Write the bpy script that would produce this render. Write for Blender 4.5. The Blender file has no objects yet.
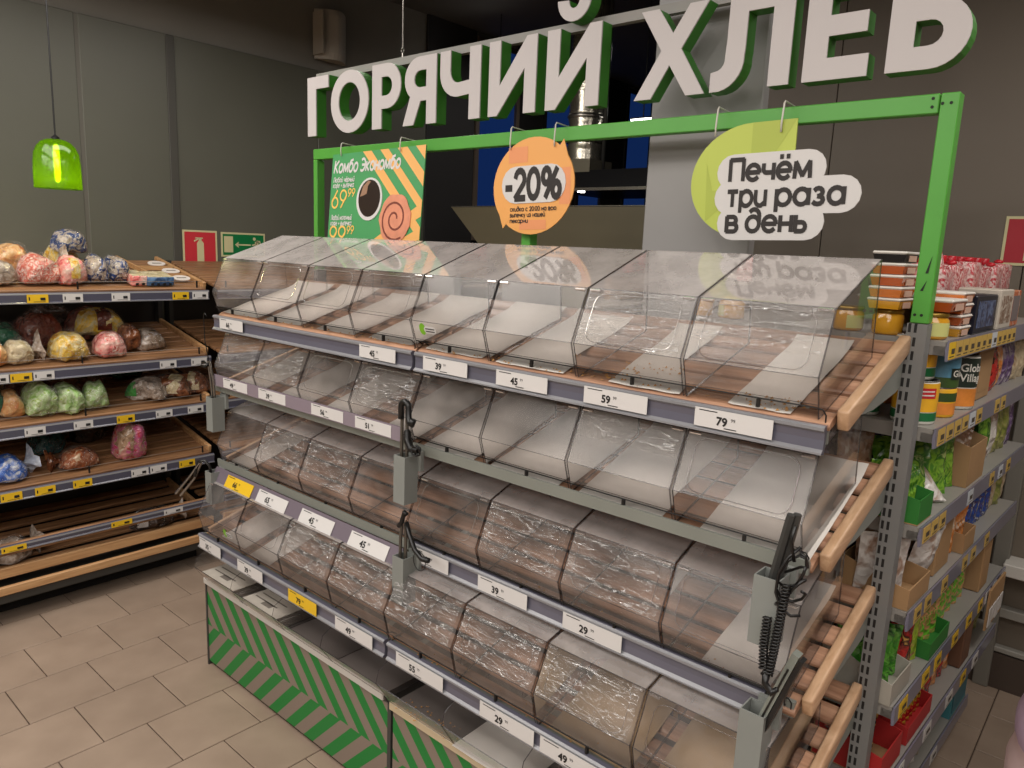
import bpy, bmesh, math, random
from mathutils import Vector, Matrix, noise
random.seed(7)
scene = bpy.context.scene
COL = scene.collection
# ------------------------------------------------------------------ camera
YAW, PITCH, ROLL = -0.7114, 0.1821, 0.0421
cam_d = bpy.data.cameras.new('camera')
cam = bpy.data.objects.new('camera', cam_d)
COL.objects.link(cam)
fwd = Vector((math.sin(YAW)*math.cos(PITCH), math.cos(YAW)*math.cos(PITCH), -math.sin(PITCH)))
rt = Vector((math.cos(YAW), -math.sin(YAW), 0))
up = rt.cross(fwd)
r2 = math.cos(ROLL)*rt + math.sin(ROLL)*up
u2 = -math.sin(ROLL)*rt + math.cos(ROLL)*up
mw = Matrix((r2, u2, -fwd)).transposed().to_4x4()
mw.translation = (2.8635, -1.4012, 1.8204)
cam.matrix_world = mw
cam_d.sensor_width = 36.0
cam_d.lens = 744.8/1024*36
cam_d.clip_start = 0.02
scene.camera = cam
# ------------------------------------------------------------------ world, view, lights
world = bpy.data.worlds.new('world')
scene.world = world
world.use_nodes = True
world.node_tree.nodes['Background'].inputs[0].default_value = (0.02, 0.03, 0.06, 1)
world.node_tree.nodes['Background'].inputs[1].default_value = 0.5
vs = scene.view_settings
vs.view_transform = 'Standard'
vs.look = 'None'
vs.gamma = 1.0
vs.use_curve_mapping = False
vs.exposure = 0.18
cy = scene.cycles
cy.max_bounces = 10
cy.transparent_max_bounces = 40
cy.glossy_bounces = 4
cy.diffuse_bounces = 4
cy.caustics_reflective = False
cy.caustics_refractive = False
cy.sample_clamp_indirect = 4.0
WARM = (1.0, 0.945, 0.885)
def spot(loc, target, power, size=110, blend=0.7, rad=0.06, col=WARM):
    l = bpy.data.lights.new('ceiling_spot', 'SPOT')
    l.energy = power; l.color = col; l.spot_size = math.radians(size); l.spot_blend = blend; l.shadow_soft_size = rad
    o = bpy.data.objects.new('ceiling_spot', l)
    COL.objects.link(o)
    o.location = loc
    o.rotation_euler = (Vector(target)-Vector(loc)).to_track_quat('-Z', 'Y').to_euler()
    return o
def panel(loc, sx, sy, power, col=WARM, rot=(0,0,0)):
    l = bpy.data.lights.new('unseen_panel', 'AREA')
    l.shape = 'RECTANGLE'; l.size = sx; l.size_y = sy; l.energy = power; l.color = col
    o = bpy.data.objects.new('unseen_panel', l)
    COL.objects.link(o); o.location = loc; o.rotation_euler = rot
    return o
# unseen panels for the shop's ceiling lamps, widened to soften their reflections
for y, p in ((-1.5, 50), (-3.6, 58), (-5.6, 58)):
    for x in (0.2, 3.6):
        panel((x, y, 3.15), 2.8, 1.4, p)
# grocery aisle on the right and bread aisle on the left
panel((3.4, 0.9, 3.1), 0.6, 1.6, 22)
panel((-0.2, 0.3, 3.1), 0.6, 2.0, 20)
# unseen fill light added over the bakery kitchen
panel((-0.5, 3.6, 3.3), 0.5, 0.5, 5)
# track spots turned to the letters
for x, p in ((0.6, 11), (1.9, 11)):
    spot((x, -0.95, 2.90), (x, 0.5, 2.1), p, 100, 0.9, 0.05)

# ------------------------------------------------------------------ helpers
def S(r, g, b):
    def c(v):
        v /= 255.0
        return v/12.92 if v <= 0.04045 else ((v+0.055)/1.055)**2.4
    return (c(r), c(g), c(b), 1.0)

class MB:
    def __init__(s):
        s.v, s.f, s.m = [], [], []
    def add(s, vs, fs, mi=0):
        n = len(s.v)
        s.v += [tuple(p) for p in vs]
        s.f += [tuple(i+n for i in f) for f in fs]
        s.m += [mi]*len(fs)
        return s
    def box(s, x0, x1, y0, y1, z0, z1, mi=0, mat=None):
        vs = [(x0,y0,z0),(x1,y0,z0),(x1,y1,z0),(x0,y1,z0),(x0,y0,z1),(x1,y0,z1),(x1,y1,z1),(x0,y1,z1)]
        if mat is not None: vs = [mat @ Vector(p) for p in vs]
        return s.add(vs, [(0,3,2,1),(4,5,6,7),(0,1,5,4),(1,2,6,5),(2,3,7,6),(3,0,4,7)], mi)
    def rbox(s, x0, x1, y0, y1, z0, z1, b=0.004, seg=1, mi=0, mat=None):
        bm = bmesh.new()
        bmesh.ops.create_cube(bm, size=1)
        for v in bm.verts:
            v.co = Vector(((x0+x1)/2+v.co.x*(x1-x0), (y0+y1)/2+v.co.y*(y1-y0), (z0+z1)/2+v.co.z*(z1-z0)))
        bmesh.ops.bevel(bm, geom=bm.edges[:], offset=b, segments=seg, profile=0.5, affect='EDGES', clamp_overlap=True)
        return s.bm(bm, mi, mat)
    def bm(s, bm, mi=0, mat=None):
        bm.verts.index_update()
        vs = [(mat @ v.co if mat is not None else v.co.copy()) for v in bm.verts]
        s.add(vs, [[v.index for v in f.verts] for f in bm.faces], mi)
        bm.free()
        return s
    def prism(s, poly, axis, a0, a1, mi=0, mi_cap=None):
        n = len(poly)
        def P(p, a):
            return (a, p[0], p[1]) if axis == 'x' else ((p[0], a, p[1]) if axis == 'y' else (p[0], p[1], a))
        base = len(s.v)
        s.v += [P(p, a0) for p in poly] + [P(p, a1) for p in poly]
        for i in range(n):
            j = (i+1) % n
            s.f.append((base+i, base+j, base+n+j, base+n+i)); s.m.append(mi)
        c = mi if mi_cap is None else mi_cap
        s.f.append(tuple(base+i for i in reversed(range(n)))); s.m.append(c)
        s.f.append(tuple(base+n+i for i in range(n))); s.m.append(c)
        return s
    def tube(s, pts, r, n=8, mi=0, cap=True):
        pts = [Vector(p) for p in pts]
        rr = r if isinstance(r, (list, tuple)) else [r]*len(pts)
        base = len(s.v)
        ref = None
        for k, p in enumerate(pts):
            if k == 0: t = pts[1]-pts[0]
            elif k == len(pts)-1: t = pts[-1]-pts[-2]
            else: t = (pts[k+1]-pts[k]).normalized()+(pts[k]-pts[k-1]).normalized()
            if t.length < 1e-9: t = Vector((0,0,1))
            t.normalize()
            if ref is None:
                ref = Vector((0,0,1)) if abs(t.z) < 0.9 else Vector((1,0,0))
            a = t.cross(ref)
            if a.length < 1e-6: a = t.orthogonal()
            a.normalize(); b = a.cross(t).normalized()
            ref = b
            for q in range(n):
                an = 2*math.pi*q/n
                s.v.append(tuple(p+(a*math.cos(an)+b*math.sin(an))*rr[k]))
        for k in range(len(pts)-1):
            for q in range(n):
                q1 = (q+1) % n
                s.f.append((base+k*n+q, base+k*n+q1, base+(k+1)*n+q1, base+(k+1)*n+q)); s.m.append(mi)
        if cap:
            s.f.append(tuple(base+q for q in reversed(range(n)))); s.m.append(mi)
            e = base+(len(pts)-1)*n
            s.f.append(tuple(e+q for q in range(n))); s.m.append(mi)
        return s
    def lathe(s, prof, c=(0,0,0), n=20, mi=0, cap0=True, cap1=True, mat=None):
        base = len(s.v)
        for r, z in prof:
            for q in range(n):
                an = 2*math.pi*q/n
                p = Vector((c[0]+r*math.cos(an), c[1]+r*math.sin(an), c[2]+z))
                s.v.append(tuple(mat @ p if mat is not None else p))
        for k in range(len(prof)-1):
            for q in range(n):
                q1 = (q+1) % n
                s.f.append((base+k*n+q, base+k*n+q1, base+(k+1)*n+q1, base+(k+1)*n+q)); s.m.append(mi)
        if cap0: s.f.append(tuple(base+q for q in reversed(range(n)))); s.m.append(mi)
        if cap1:
            e = base+(len(prof)-1)*n
            s.f.append(tuple(e+q for q in range(n))); s.m.append(mi)
        return s
    def grid(s, fn, nu, nv, mi=0):
        base = len(s.v)
        for j in range(nv+1):
            for i in range(nu+1):
                s.v.append(tuple(fn(i/nu, j/nv)))
        for j in range(nv):
            for i in range(nu):
                a = base+j*(nu+1)+i
                s.f.append((a, a+1, a+nu+2, a+nu+1)); s.m.append(mi)
        return s
    def sheet(s, pts, t, mi=0, rim=1):
        """a clear sheet: outer face and its visible cut edges"""
        pts = [Vector(p) for p in pts]
        n = Vector((0,0,0))
        for i in range(len(pts)):
            n += pts[i].cross(pts[(i+1) % len(pts)])
        n.normalize()
        k = len(pts); base = len(s.v)
        s.v += [tuple(p) for p in pts] + [tuple(p-n*t) for p in pts]
        s.f.append(tuple(base+i for i in range(k))); s.m.append(mi)
        for i in range(k):
            j = (i+1) % k
            s.f.append((base+i, base+k+i, base+k+j, base+j)); s.m.append(rim)
        return s
    def mesh(s, name, mats):
        me = bpy.data.meshes.new(name)
        me.from_pydata(s.v, [], s.f)
        for m in mats: me.materials.append(m)
        if len(mats) > 1: me.polygons.foreach_set('material_index', s.m)
        me.update()
        return me

def root_offset(o):
    p = Vector((0,0,0))
    while o is not None:
        p += o.location
        o = o.parent
    return p
def obj(name, mb, mats, parent=None, smooth=False, local=False):
    """one mesh object; vertices are given in world space unless local"""
    if not isinstance(mats, (list, tuple)): mats = [mats]
    if isinstance(mb, MB):
        if parent is not None and not local:
            off = root_offset(parent)
            if off.length > 0: mb.v = [(p[0]-off.x, p[1]-off.y, p[2]-off.z) for p in mb.v]
        me = mb.mesh(name, mats)
    else:
        me = mb
    if smooth: me.polygons.foreach_set('use_smooth', [True]*len(me.polygons))
    o = bpy.data.objects.new(name, me)
    COL.objects.link(o)
    o.parent = parent
    return o
def tag(o, label, cat, group=None):
    o['label'] = label; o['category'] = cat
    if group: o['group'] = group
    return o
def thing(name, label, cat, loc=(0,0,0), rotz=0, group=None):
    o = bpy.data.objects.new(name, None)
    o.empty_display_size = 0.05
    COL.objects.link(o)
    o.location = loc; o.rotation_euler = (0, 0, rotz)
    return tag(o, label, cat, group)
def struct(name, mb, mats, parent=None):
    o = obj(name, mb, mats, parent)
    if parent is None: o['kind'] = 'structure'
    return o
def dup(root, loc, rot=None, label=None):
    r = root.copy(); COL.objects.link(r); r.location = loc
    if rot is not None: r.rotation_euler = rot
    if label: r['label'] = label
    for ch in root.children:
        c = ch.copy(); COL.objects.link(c); c.parent = r
        for g in ch.children:
            d = g.copy(); COL.objects.link(d); d.parent = c
    return r

# ------------------------------------------------------------------ materials
MATS = {}
def newmat(name):
    m = bpy.data.materials.new(name); m.use_nodes = True
    nt = m.node_tree
    for n in list(nt.nodes): nt.nodes.remove(n)
    out = nt.nodes.new('ShaderNodeOutputMaterial')
    return m, nt, out
def N(nt, t, **kw):
    n = nt.nodes.new(t)
    for k, v in kw.items():
        if k.startswith('i_'):
            key = k[2:].replace('_', ' ')
            n.inputs[key].default_value = v
        else: setattr(n, k, v)
    return n
def pbr(name, col, rough=0.5, metal=0.0, var=0.0, vscale=8.0, bump=0.0, bscale=60.0, coat=0.0, emit=None, es=0.0, spec=0.5, stretch=None):
    """plain procedural material: colour with a little noise variation and optional fine relief"""
    if name in MATS: return MATS[name]
    m, nt, out = newmat(name)
    b = N(nt, 'ShaderNodeBsdfPrincipled')
    nt.links.new(b.outputs[0], out.inputs[0])
    b.inputs['Base Color'].default_value = col
    b.inputs['Roughness'].default_value = rough
    b.inputs['Metallic'].default_value = metal
    b.inputs['Coat Weight'].default_value = coat
    b.inputs['Specular IOR Level'].default_value = spec
    if emit:
        b.inputs['Emission Color'].default_value = emit
        b.inputs['Emission Strength'].default_value = es
    if var > 0 or bump > 0:
        tc = N(nt, 'ShaderNodeTexCoord')
        mp = N(nt, 'ShaderNodeMapping')
        nt.links.new(tc.outputs['Object'], mp.inputs[0])
        if stretch: mp.inputs['Scale'].default_value = stretch
    if var > 0:
        nz = N(nt, 'ShaderNodeTexNoise'); nz.inputs['Scale'].default_value = vscale; nz.inputs['Detail'].default_value = 4
        nt.links.new(mp.outputs[0], nz.inputs[0])
        rp = N(nt, 'ShaderNodeValToRGB')
        rp.color_ramp.elements[0].position = 0.3; rp.color_ramp.elements[1].position = 0.7
        rp.color_ramp.elements[0].color = tuple(c*(1-var) for c in col[:3])+(1,)
        rp.color_ramp.elements[1].color = tuple(min(1, c*(1+var)) for c in col[:3])+(1,)
        nt.links.new(nz.outputs[0], rp.inputs[0]); nt.links.new(rp.outputs[0], b.inputs['Base Color'])
    if bump > 0:
        n2 = N(nt, 'ShaderNodeTexNoise'); n2.inputs['Scale'].default_value = bscale
        nt.links.new(mp.outputs[0], n2.inputs[0])
        bp = N(nt, 'ShaderNodeBump'); bp.inputs['Strength'].default_value = bump; bp.inputs['Distance'].default_value = 0.002
        nt.links.new(n2.outputs[0], bp.inputs['Height']); nt.links.new(bp.outputs[0], b.inputs['Normal'])
    MATS[name] = m
    return m
def wood(name, c1, c2, axis='x', rough=0.42, scale=6.0):
    if name in MATS: return MATS[name]
    m, nt, out = newmat(name)
    b = N(nt, 'ShaderNodeBsdfPrincipled'); b.inputs['Roughness'].default_value = rough
    nt.links.new(b.outputs[0], out.inputs[0])
    tc = N(nt, 'ShaderNodeTexCoord'); mp = N(nt, 'ShaderNodeMapping')
    mp.inputs['Scale'].default_value = {'x': (0.6, 9, 9), 'y': (9, 0.6, 9), 'z': (9, 9, 0.6)}[axis]
    oi = N(nt, 'ShaderNodeObjectInfo')
    ad = N(nt, 'ShaderNodeVectorMath'); ad.operation = 'ADD'
    sc = N(nt, 'ShaderNodeVectorMath'); sc.operation = 'SCALE'; sc.inputs['Scale'].default_value = 13.0
    cb = N(nt, 'ShaderNodeCombineXYZ')
    nt.links.new(oi.outputs['Random'], cb.inputs[0]); nt.links.new(oi.outputs['Random'], cb.inputs[1])
    nt.links.new(cb.outputs[0], sc.inputs[0])
    nt.links.new(tc.outputs['Object'], mp.inputs[0]); nt.links.new(mp.outputs[0], ad.inputs[0]); nt.links.new(sc.outputs[0], ad.inputs[1])
    nz = N(nt, 'ShaderNodeTexNoise'); nz.inputs['Scale'].default_value = scale; nz.inputs['Detail'].default_value = 6; nz.inputs['Distortion'].default_value = 0.8
    nt.links.new(ad.outputs[0], nz.inputs[0])
    rp = N(nt, 'ShaderNodeValToRGB')
    rp.color_ramp.elements[0].position = 0.32; rp.color_ramp.elements[1].position = 0.68
    rp.color_ramp.elements[0].color = c1; rp.color_ramp.elements[1].color = c2
    nt.links.new(nz.outputs[0], rp.inputs[0])
    hv = N(nt, 'ShaderNodeHueSaturation')
    mr = N(nt, 'ShaderNodeMapRange'); mr.inputs['To Min'].default_value = 0.82; mr.inputs['To Max'].default_value = 1.12
    nt.links.new(oi.outputs['Random'], mr.inputs['Value']); nt.links.new(mr.outputs[0], hv.inputs['Value'])
    nt.links.new(rp.outputs[0], hv.inputs['Color']); nt.links.new(hv.outputs[0], b.inputs['Base Color'])
    MATS[name] = m
    return m
def acrylic(name, tint=(0.96,0.945,0.94,1), haze=0.05, rough=0.04, gl=1.0, spread=(0.35, 2.0)):
    if name in MATS: return MATS[name]
    m, nt, out = newmat(name)
    tr = N(nt, 'ShaderNodeBsdfTransparent'); tr.inputs[0].default_value = tint
    gs = N(nt, 'ShaderNodeBsdfGlossy'); gs.inputs['Roughness'].default_value = rough
    gs.inputs['Color'].default_value = (0.95, 0.94, 0.93, 1)
    fr = N(nt, 'ShaderNodeFresnel'); fr.inputs['IOR'].default_value = 1.49
    ml = N(nt, 'ShaderNodeMath'); ml.operation = 'MULTIPLY'; ml.use_clamp = True; ml.inputs[1].default_value = gl
    nt.links.new(fr.outputs[0], ml.inputs[0])
    m1 = N(nt, 'ShaderNodeMixShader')
    nt.links.new(ml.outputs[0], m1.inputs[0]); nt.links.new(tr.outputs[0], m1.inputs[1]); nt.links.new(gs.outputs[0], m1.inputs[2])
    df = N(nt, 'ShaderNodeBsdfDiffuse'); df.inputs[0].default_value = (0.78, 0.71, 0.68, 1)
    m2 = N(nt, 'ShaderNodeMixShader')
    tc = N(nt, 'ShaderNodeTexCoord')
    nz = N(nt, 'ShaderNodeTexNoise'); nz.inputs['Scale'].default_value = 9; nz.inputs['Detail'].default_value = 8; nz.inputs['Roughness'].default_value = 0.65
    nt.links.new(tc.outputs['Object'], nz.inputs[0])
    mr = N(nt, 'ShaderNodeMapRange'); mr.inputs['From Min'].default_value = 0.35; mr.inputs['From Max'].default_value = 0.75
    mr.inputs['To Min'].default_value = haze*spread[0]; mr.inputs['To Max'].default_value = haze*spread[1]
    nt.links.new(nz.outputs[0], mr.inputs['Value'])
    nt.links.new(mr.outputs[0], m2.inputs[0]); nt.links.new(m1.outputs[0], m2.inputs[1]); nt.links.new(df.outputs[0], m2.inputs[2])
    nt.links.new(m2.outputs[0], out.inputs[0])
    MATS[name] = m
    return m
def edge_mat():
    if 'acrylic_edge' in MATS: return MATS['acrylic_edge']
    m, nt, out = newmat('acrylic_edge')
    tr = N(nt, 'ShaderNodeBsdfTransparent'); tr.inputs[0].default_value = (0.45, 0.42, 0.42, 1)
    gs = N(nt, 'ShaderNodeBsdfPrincipled'); gs.inputs['Base Color'].default_value = (0.05, 0.045, 0.05, 1); gs.inputs['Roughness'].default_value = 0.15
    mx = N(nt, 'ShaderNodeMixShader'); mx.inputs[0].default_value = 0.5
    nt.links.new(tr.outputs[0], mx.inputs[1]); nt.links.new(gs.outputs[0], mx.inputs[2]); nt.links.new(mx.outputs[0], out.inputs[0])
    MATS['acrylic_edge'] = m
    return m
def pack(name, cols, scale=18.0, rough=0.25, seed=0.0, bump=0.6):
    """glossy printed plastic wrap: blotches of the print colours over fine crumple relief"""
    if name in MATS: return MATS[name]
    m, nt, out = newmat(name)
    b = N(nt, 'ShaderNodeBsdfPrincipled'); b.inputs['Roughness'].default_value = rough; b.inputs['Specular IOR Level'].default_value = 0.7
    nt.links.new(b.outputs[0], out.inputs[0])
    tc = N(nt, 'ShaderNodeTexCoord')
    mp = N(nt, 'ShaderNodeMapping'); mp.inputs['Location'].default_value = (seed*3.1, seed*1.7, seed)
    nt.links.new(tc.outputs['Object'], mp.inputs[0])
    nz = N(nt, 'ShaderNodeTexNoise'); nz.inputs['Scale'].default_value = scale; nz.inputs['Detail'].default_value = 3; nz.inputs['Distortion'].default_value = 1.2
    nt.links.new(mp.outputs[0], nz.inputs[0])
    rp = N(nt, 'ShaderNodeValToRGB'); cr = rp.color_ramp
    k = len(cols)
    while len(cr.elements) < k: cr.elements.new(0.5)
    for i, c in enumerate(cols):
        cr.elements[i].position = 0.30+0.40*i/max(1, k-1)
        cr.elements[i].color = c
    cr.interpolation = 'EASE'
    nt.links.new(nz.outputs[0], rp.inputs[0]); nt.links.new(rp.outputs[0], b.inputs['Base Color'])
    n2 = N(nt, 'ShaderNodeTexVoronoi'); n2.inputs['Scale'].default_value = 34; n2.feature = 'F1'
    nd = N(nt, 'ShaderNodeTexNoise'); nd.inputs['Scale'].default_value = 20
    va = N(nt, 'ShaderNodeVectorMath'); va.operation = 'MULTIPLY_ADD'; va.inputs[1].default_value = (0.06, 0.06, 0.06)
    nt.links.new(mp.outputs[0], nd.inputs[0]); nt.links.new(nd.outputs['Color'], va.inputs[0]); nt.links.new(mp.outputs[0], va.inputs[2])
    nt.links.new(va.outputs[0], n2.inputs['Vector'])
    bp = N(nt, 'ShaderNodeBump'); bp.inputs['Strength'].default_value = bump; bp.inputs['Distance'].default_value = 0.012
    nt.links.new(n2.outputs['Distance'], bp.inputs['Height']); nt.links.new(bp.outputs[0], b.inputs['Normal'])
    MATS[name] = m
    return m

CLEAR = acrylic('clear_acrylic', haze=0.085, rough=0.16)
CLEAR_TOP = acrylic('clear_acrylic_top', haze=0.32, rough=0.035, gl=2.0, spread=(0.8, 1.3))
CLEAR_SIDE = acrylic('clear_acrylic_side', haze=0.025)
EDGE = edge_mat()
FILM = None
def film_mat(name='cling_film', k=1.0):
    m, nt, out = newmat(name)
    tr = N(nt, 'ShaderNodeBsdfTransparent'); tr.inputs[0].default_value = (0.96, 0.95, 0.94, 1)
    gs = N(nt, 'ShaderNodeBsdfGlossy'); gs.inputs['Roughness'].default_value = 0.12
    tc = N(nt, 'ShaderNodeTexCoord')
    mp = N(nt, 'ShaderNodeMapping'); mp.inputs['Scale'].default_value = (7, 22, 22); mp.inputs['Rotation'].default_value = (0.2, 0.25, 0.3)
    nt.links.new(tc.outputs['Object'], mp.inputs[0])
    nz = N(nt, 'ShaderNodeTexNoise'); nz.inputs['Scale'].default_value = 1.6; nz.inputs['Detail'].default_value = 4; nz.inputs['Distortion'].default_value = 2.0
    nt.links.new(mp.outputs[0], nz.inputs[0])
    bp = N(nt, 'ShaderNodeBump'); bp.inputs['Strength'].default_value = 1.0; bp.inputs['Distance'].default_value = 0.035
    nt.links.new(nz.outputs[0], bp.inputs['Height']); nt.links.new(bp.outputs[0], gs.inputs['Normal'])
    def glint_ridge(scale, seed, width, amp):  # wrinkle highlights painted as fixed pale streaks in the film
        m2 = N(nt, 'ShaderNodeMapping'); m2.inputs['Scale'].default_value = scale; m2.inputs['Location'].default_value = (seed, seed*2, seed*3); m2.inputs['Rotation'].default_value = (0.3, 0.5, 0.4)
        nt.links.new(tc.outputs['Object'], m2.inputs[0])
        q = N(nt, 'ShaderNodeTexNoise'); q.inputs['Scale'].default_value = 1.0; q.inputs['Detail'].default_value = 3; q.inputs['Distortion'].default_value = 1.0
        nt.links.new(m2.outputs[0], q.inputs[0])
        sb = N(nt, 'ShaderNodeMath'); sb.operation = 'SUBTRACT'; sb.inputs[1].default_value = 0.5; nt.links.new(q.outputs[0], sb.inputs[0])
        ab = N(nt, 'ShaderNodeMath'); ab.operation = 'ABSOLUTE'; nt.links.new(sb.outputs[0], ab.inputs[0])
        mr = N(nt, 'ShaderNodeMapRange'); mr.inputs['From Min'].default_value = 0.0; mr.inputs['From Max'].default_value = width
        mr.inputs['To Min'].default_value = amp; mr.inputs['To Max'].default_value = 0.0; nt.links.new(ab.outputs[0], mr.inputs['Value'])
        return mr.outputs[0]
    a = glint_ridge((5, 40, 40), 1.3, 0.020, 0.55*k); b = glint_ridge((16, 26, 26), 4.1, 0.014, 0.32*k)
    ad = N(nt, 'ShaderNodeMath'); ad.operation = 'ADD'; nt.links.new(a, ad.inputs[0]); nt.links.new(b, ad.inputs[1])
    a2 = N(nt, 'ShaderNodeMath'); a2.operation = 'ADD'; a2.use_clamp = True; a2.inputs[1].default_value = 0.07*k; nt.links.new(ad.outputs[0], a2.inputs[0])
    mx = N(nt, 'ShaderNodeMixShader'); nt.links.new(a2.outputs[0], mx.inputs[0])
    df = N(nt, 'ShaderNodeBsdfDiffuse'); df.inputs[0].default_value = (0.85, 0.83, 0.82, 1)
    gm = N(nt, 'ShaderNodeMixShader'); gm.inputs[0].default_value = 0.4; nt.links.new(gs.outputs[0], gm.inputs[1]); nt.links.new(df.outputs[0], gm.inputs[2])
    nt.links.new(tr.outputs[0], mx.inputs[1]); nt.links.new(gm.outputs[0], mx.inputs[2]); nt.links.new(mx.outputs[0], out.inputs[0])
    return m
FILM = film_mat()
BAGFILM = film_mat('bag_film', 0.5)
STEEL = pbr('grey_steel', S(128,131,124), 0.45, 0.0, 0.06, 5)
STEEL_D = pbr('dark_steel', S(70,70,68), 0.4, 0.3, 0.1, 9)
CHROME = pbr('bare_steel', S(150,145,138), 0.25, 0.9, 0.1, 12)
WIRE = pbr('black_wire', S(32,30,29), 0.4, 0.2)
STRIP = pbr('price_strip_plastic', S(94,93,106), 0.28, 0.0, 0.10, 3, coat=0.3)
ALU = pbr('strip_lip', S(140,140,144), 0.35, 0.2, 0.06, 6)
SLAT = wood('slat_wood', S(150,109,84), S(194,150,121), 'x', 0.4)
RAILW = wood('rail_wood', S(180,142,108), S(204,168,134), 'y', 0.4)
OAK = wood('left_shelf_wood', S(120,84,56), S(170,126,88), 'y', 0.45)
OAKL = wood('left_rail_wood', S(178,132,88), S(212,168,120), 'y', 0.42)
PAPER = pbr('baking_paper', S(226,219,211), 0.6, 0, 0.05, 9, 0.3, 25)
WHITE = pbr('tag_white', S(210,207,205), 0.45)
YELLOW = pbr('tag_yellow', S(226,184,36), 0.45)
INK = pbr('ink', S(24,22,22), 0.6)
GREEN = pbr('frame_green', S(82,158,60), 0.4, 0, 0.05, 6)
SIGNW = pbr('sign_white', S(194,188,187), 0.55, 0, 0.02, 4)
ZINC = pbr('zinc_wire', S(200,196,186), 0.4)
SIGNG = pbr('sign_green_side', S(56,122,38), 0.5, 0, 0.1, 8)
BLACK = pbr('black_plastic', S(22,21,21), 0.4)

# ------------------------------------------------------------------ lettering
_tc = {}
def text_mesh(body, size=1.0, bold=0.0, shear=0.0, extrude=0.0):
    key = (body, size, bold, shear)
    if key in _tc: return _tc[key]
    c = bpy.data.curves.new('lettering', 'FONT')
    c.body = body; c.size = size; c.shear = shear; c.resolution_u = 3
    o = bpy.data.objects.new('lettering', c); COL.objects.link(o)
    dg = bpy.context.evaluated_depsgraph_get()
    me = bpy.data.meshes.new_from_object(o.evaluated_get(dg))
    vs = [v.co.copy() for v in me.vertices]; fs = [tuple(p.vertices) for p in me.polygons]
    bpy.data.objects.remove(o); bpy.data.curves.remove(c); bpy.data.meshes.remove(me)
    x0 = min(v.x for v in vs); x1 = max(v.x for v in vs)
    mb = ([], [])
    offs = [(0, 0)] if bold == 0 else [(bold*math.cos(a), bold*math.sin(a)) for a in [i*math.pi/4 for i in range(8)]]
    for kk, (dx, dy) in enumerate(offs):
        n = len(mb[0])
        mb[0].extend([(v.x-x0+dx, v.y+dy, kk*2e-5) for v in vs]); mb[1].extend([tuple(i+n for i in f) for f in fs])
    _tc[key] = (mb[0], mb[1], x1-x0)
    return _tc[key]
def put_text(mb, body, org, ex, ey, size, width=None, bold=0.0, shear=0.0, mi=0, center=False, hscale=1.0):
    """flat lettering on the plane spanned by ex, ey from org (baseline left); width squeezes it to length"""
    vs, fs, w = text_mesh(body, 1.0, bold, shear)
    kx = (width/w) if width else size*hscale
    org = Vector(org); ex = Vector(ex); ey = Vector(ey)
    sh = -w*kx/2 if center else 0
    nn = ex.cross(ey).normalized()
    mb.add([org+ex*(v[0]*kx+sh)+ey*(v[1]*size)+nn*v[2] for v in vs], fs, mi)
    return mb
def poly_face(mb, pts, org, ex, ey, off=0.0, mi=0):
    org = Vector(org); ex = Vector(ex); ey = Vector(ey)
    n = ex.cross(ey).normalized()
    mb.add([org+ex*p[0]+ey*p[1]+n*off for p in pts], [tuple(range(len(pts)))], mi)
    return mb
def slab(mb, pts, org, ex, ey, t, off=0.0, mi=0):
    """flat outline with a real thickness t behind its face"""
    org = Vector(org); ex = Vector(ex); ey = Vector(ey); n = ex.cross(ey).normalized()
    k = len(pts)
    a = [org+ex*p[0]+ey*p[1]+n*off for p in pts]; b = [p-n*t for p in a]
    mb.add(a+b, [tuple(range(k)), tuple(reversed(range(k, 2*k)))]+[(i, k+i, k+(i+1) % k, (i+1) % k) for i in range(k)], mi)
    return mb
def pill(cx, cy, w, h, n=8):
    r = h/2; pts = []
    for i in range(n+1):
        a = -math.pi/2+math.pi*i/n; pts.append((cx+w/2-r+r*math.cos(a), cy+r*math.sin(a)))
    for i in range(n+1):
        a = math.pi/2+math.pi*i/n; pts.append((cx-w/2+r+r*math.cos(a), cy+r*math.sin(a)))
    return pts
def ell(cx, cy, rx, ry, n=28, a0=0, a1=2*math.pi, rot=0):
    out = []
    for i in range(n):
        a = a0+(a1-a0)*i/(n if abs(a1-a0-2*math.pi) < 1e-6 else n-1)
        x, y = rx*math.cos(a), ry*math.sin(a)
        out.append((cx+x*math.cos(rot)-y*math.sin(rot), cy+x*math.sin(rot)+y*math.cos(rot)))
    return out
ORD = ['first','second','third','fourth','fifth','sixth','seventh','eighth','ninth','tenth','eleventh','twelfth']

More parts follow.
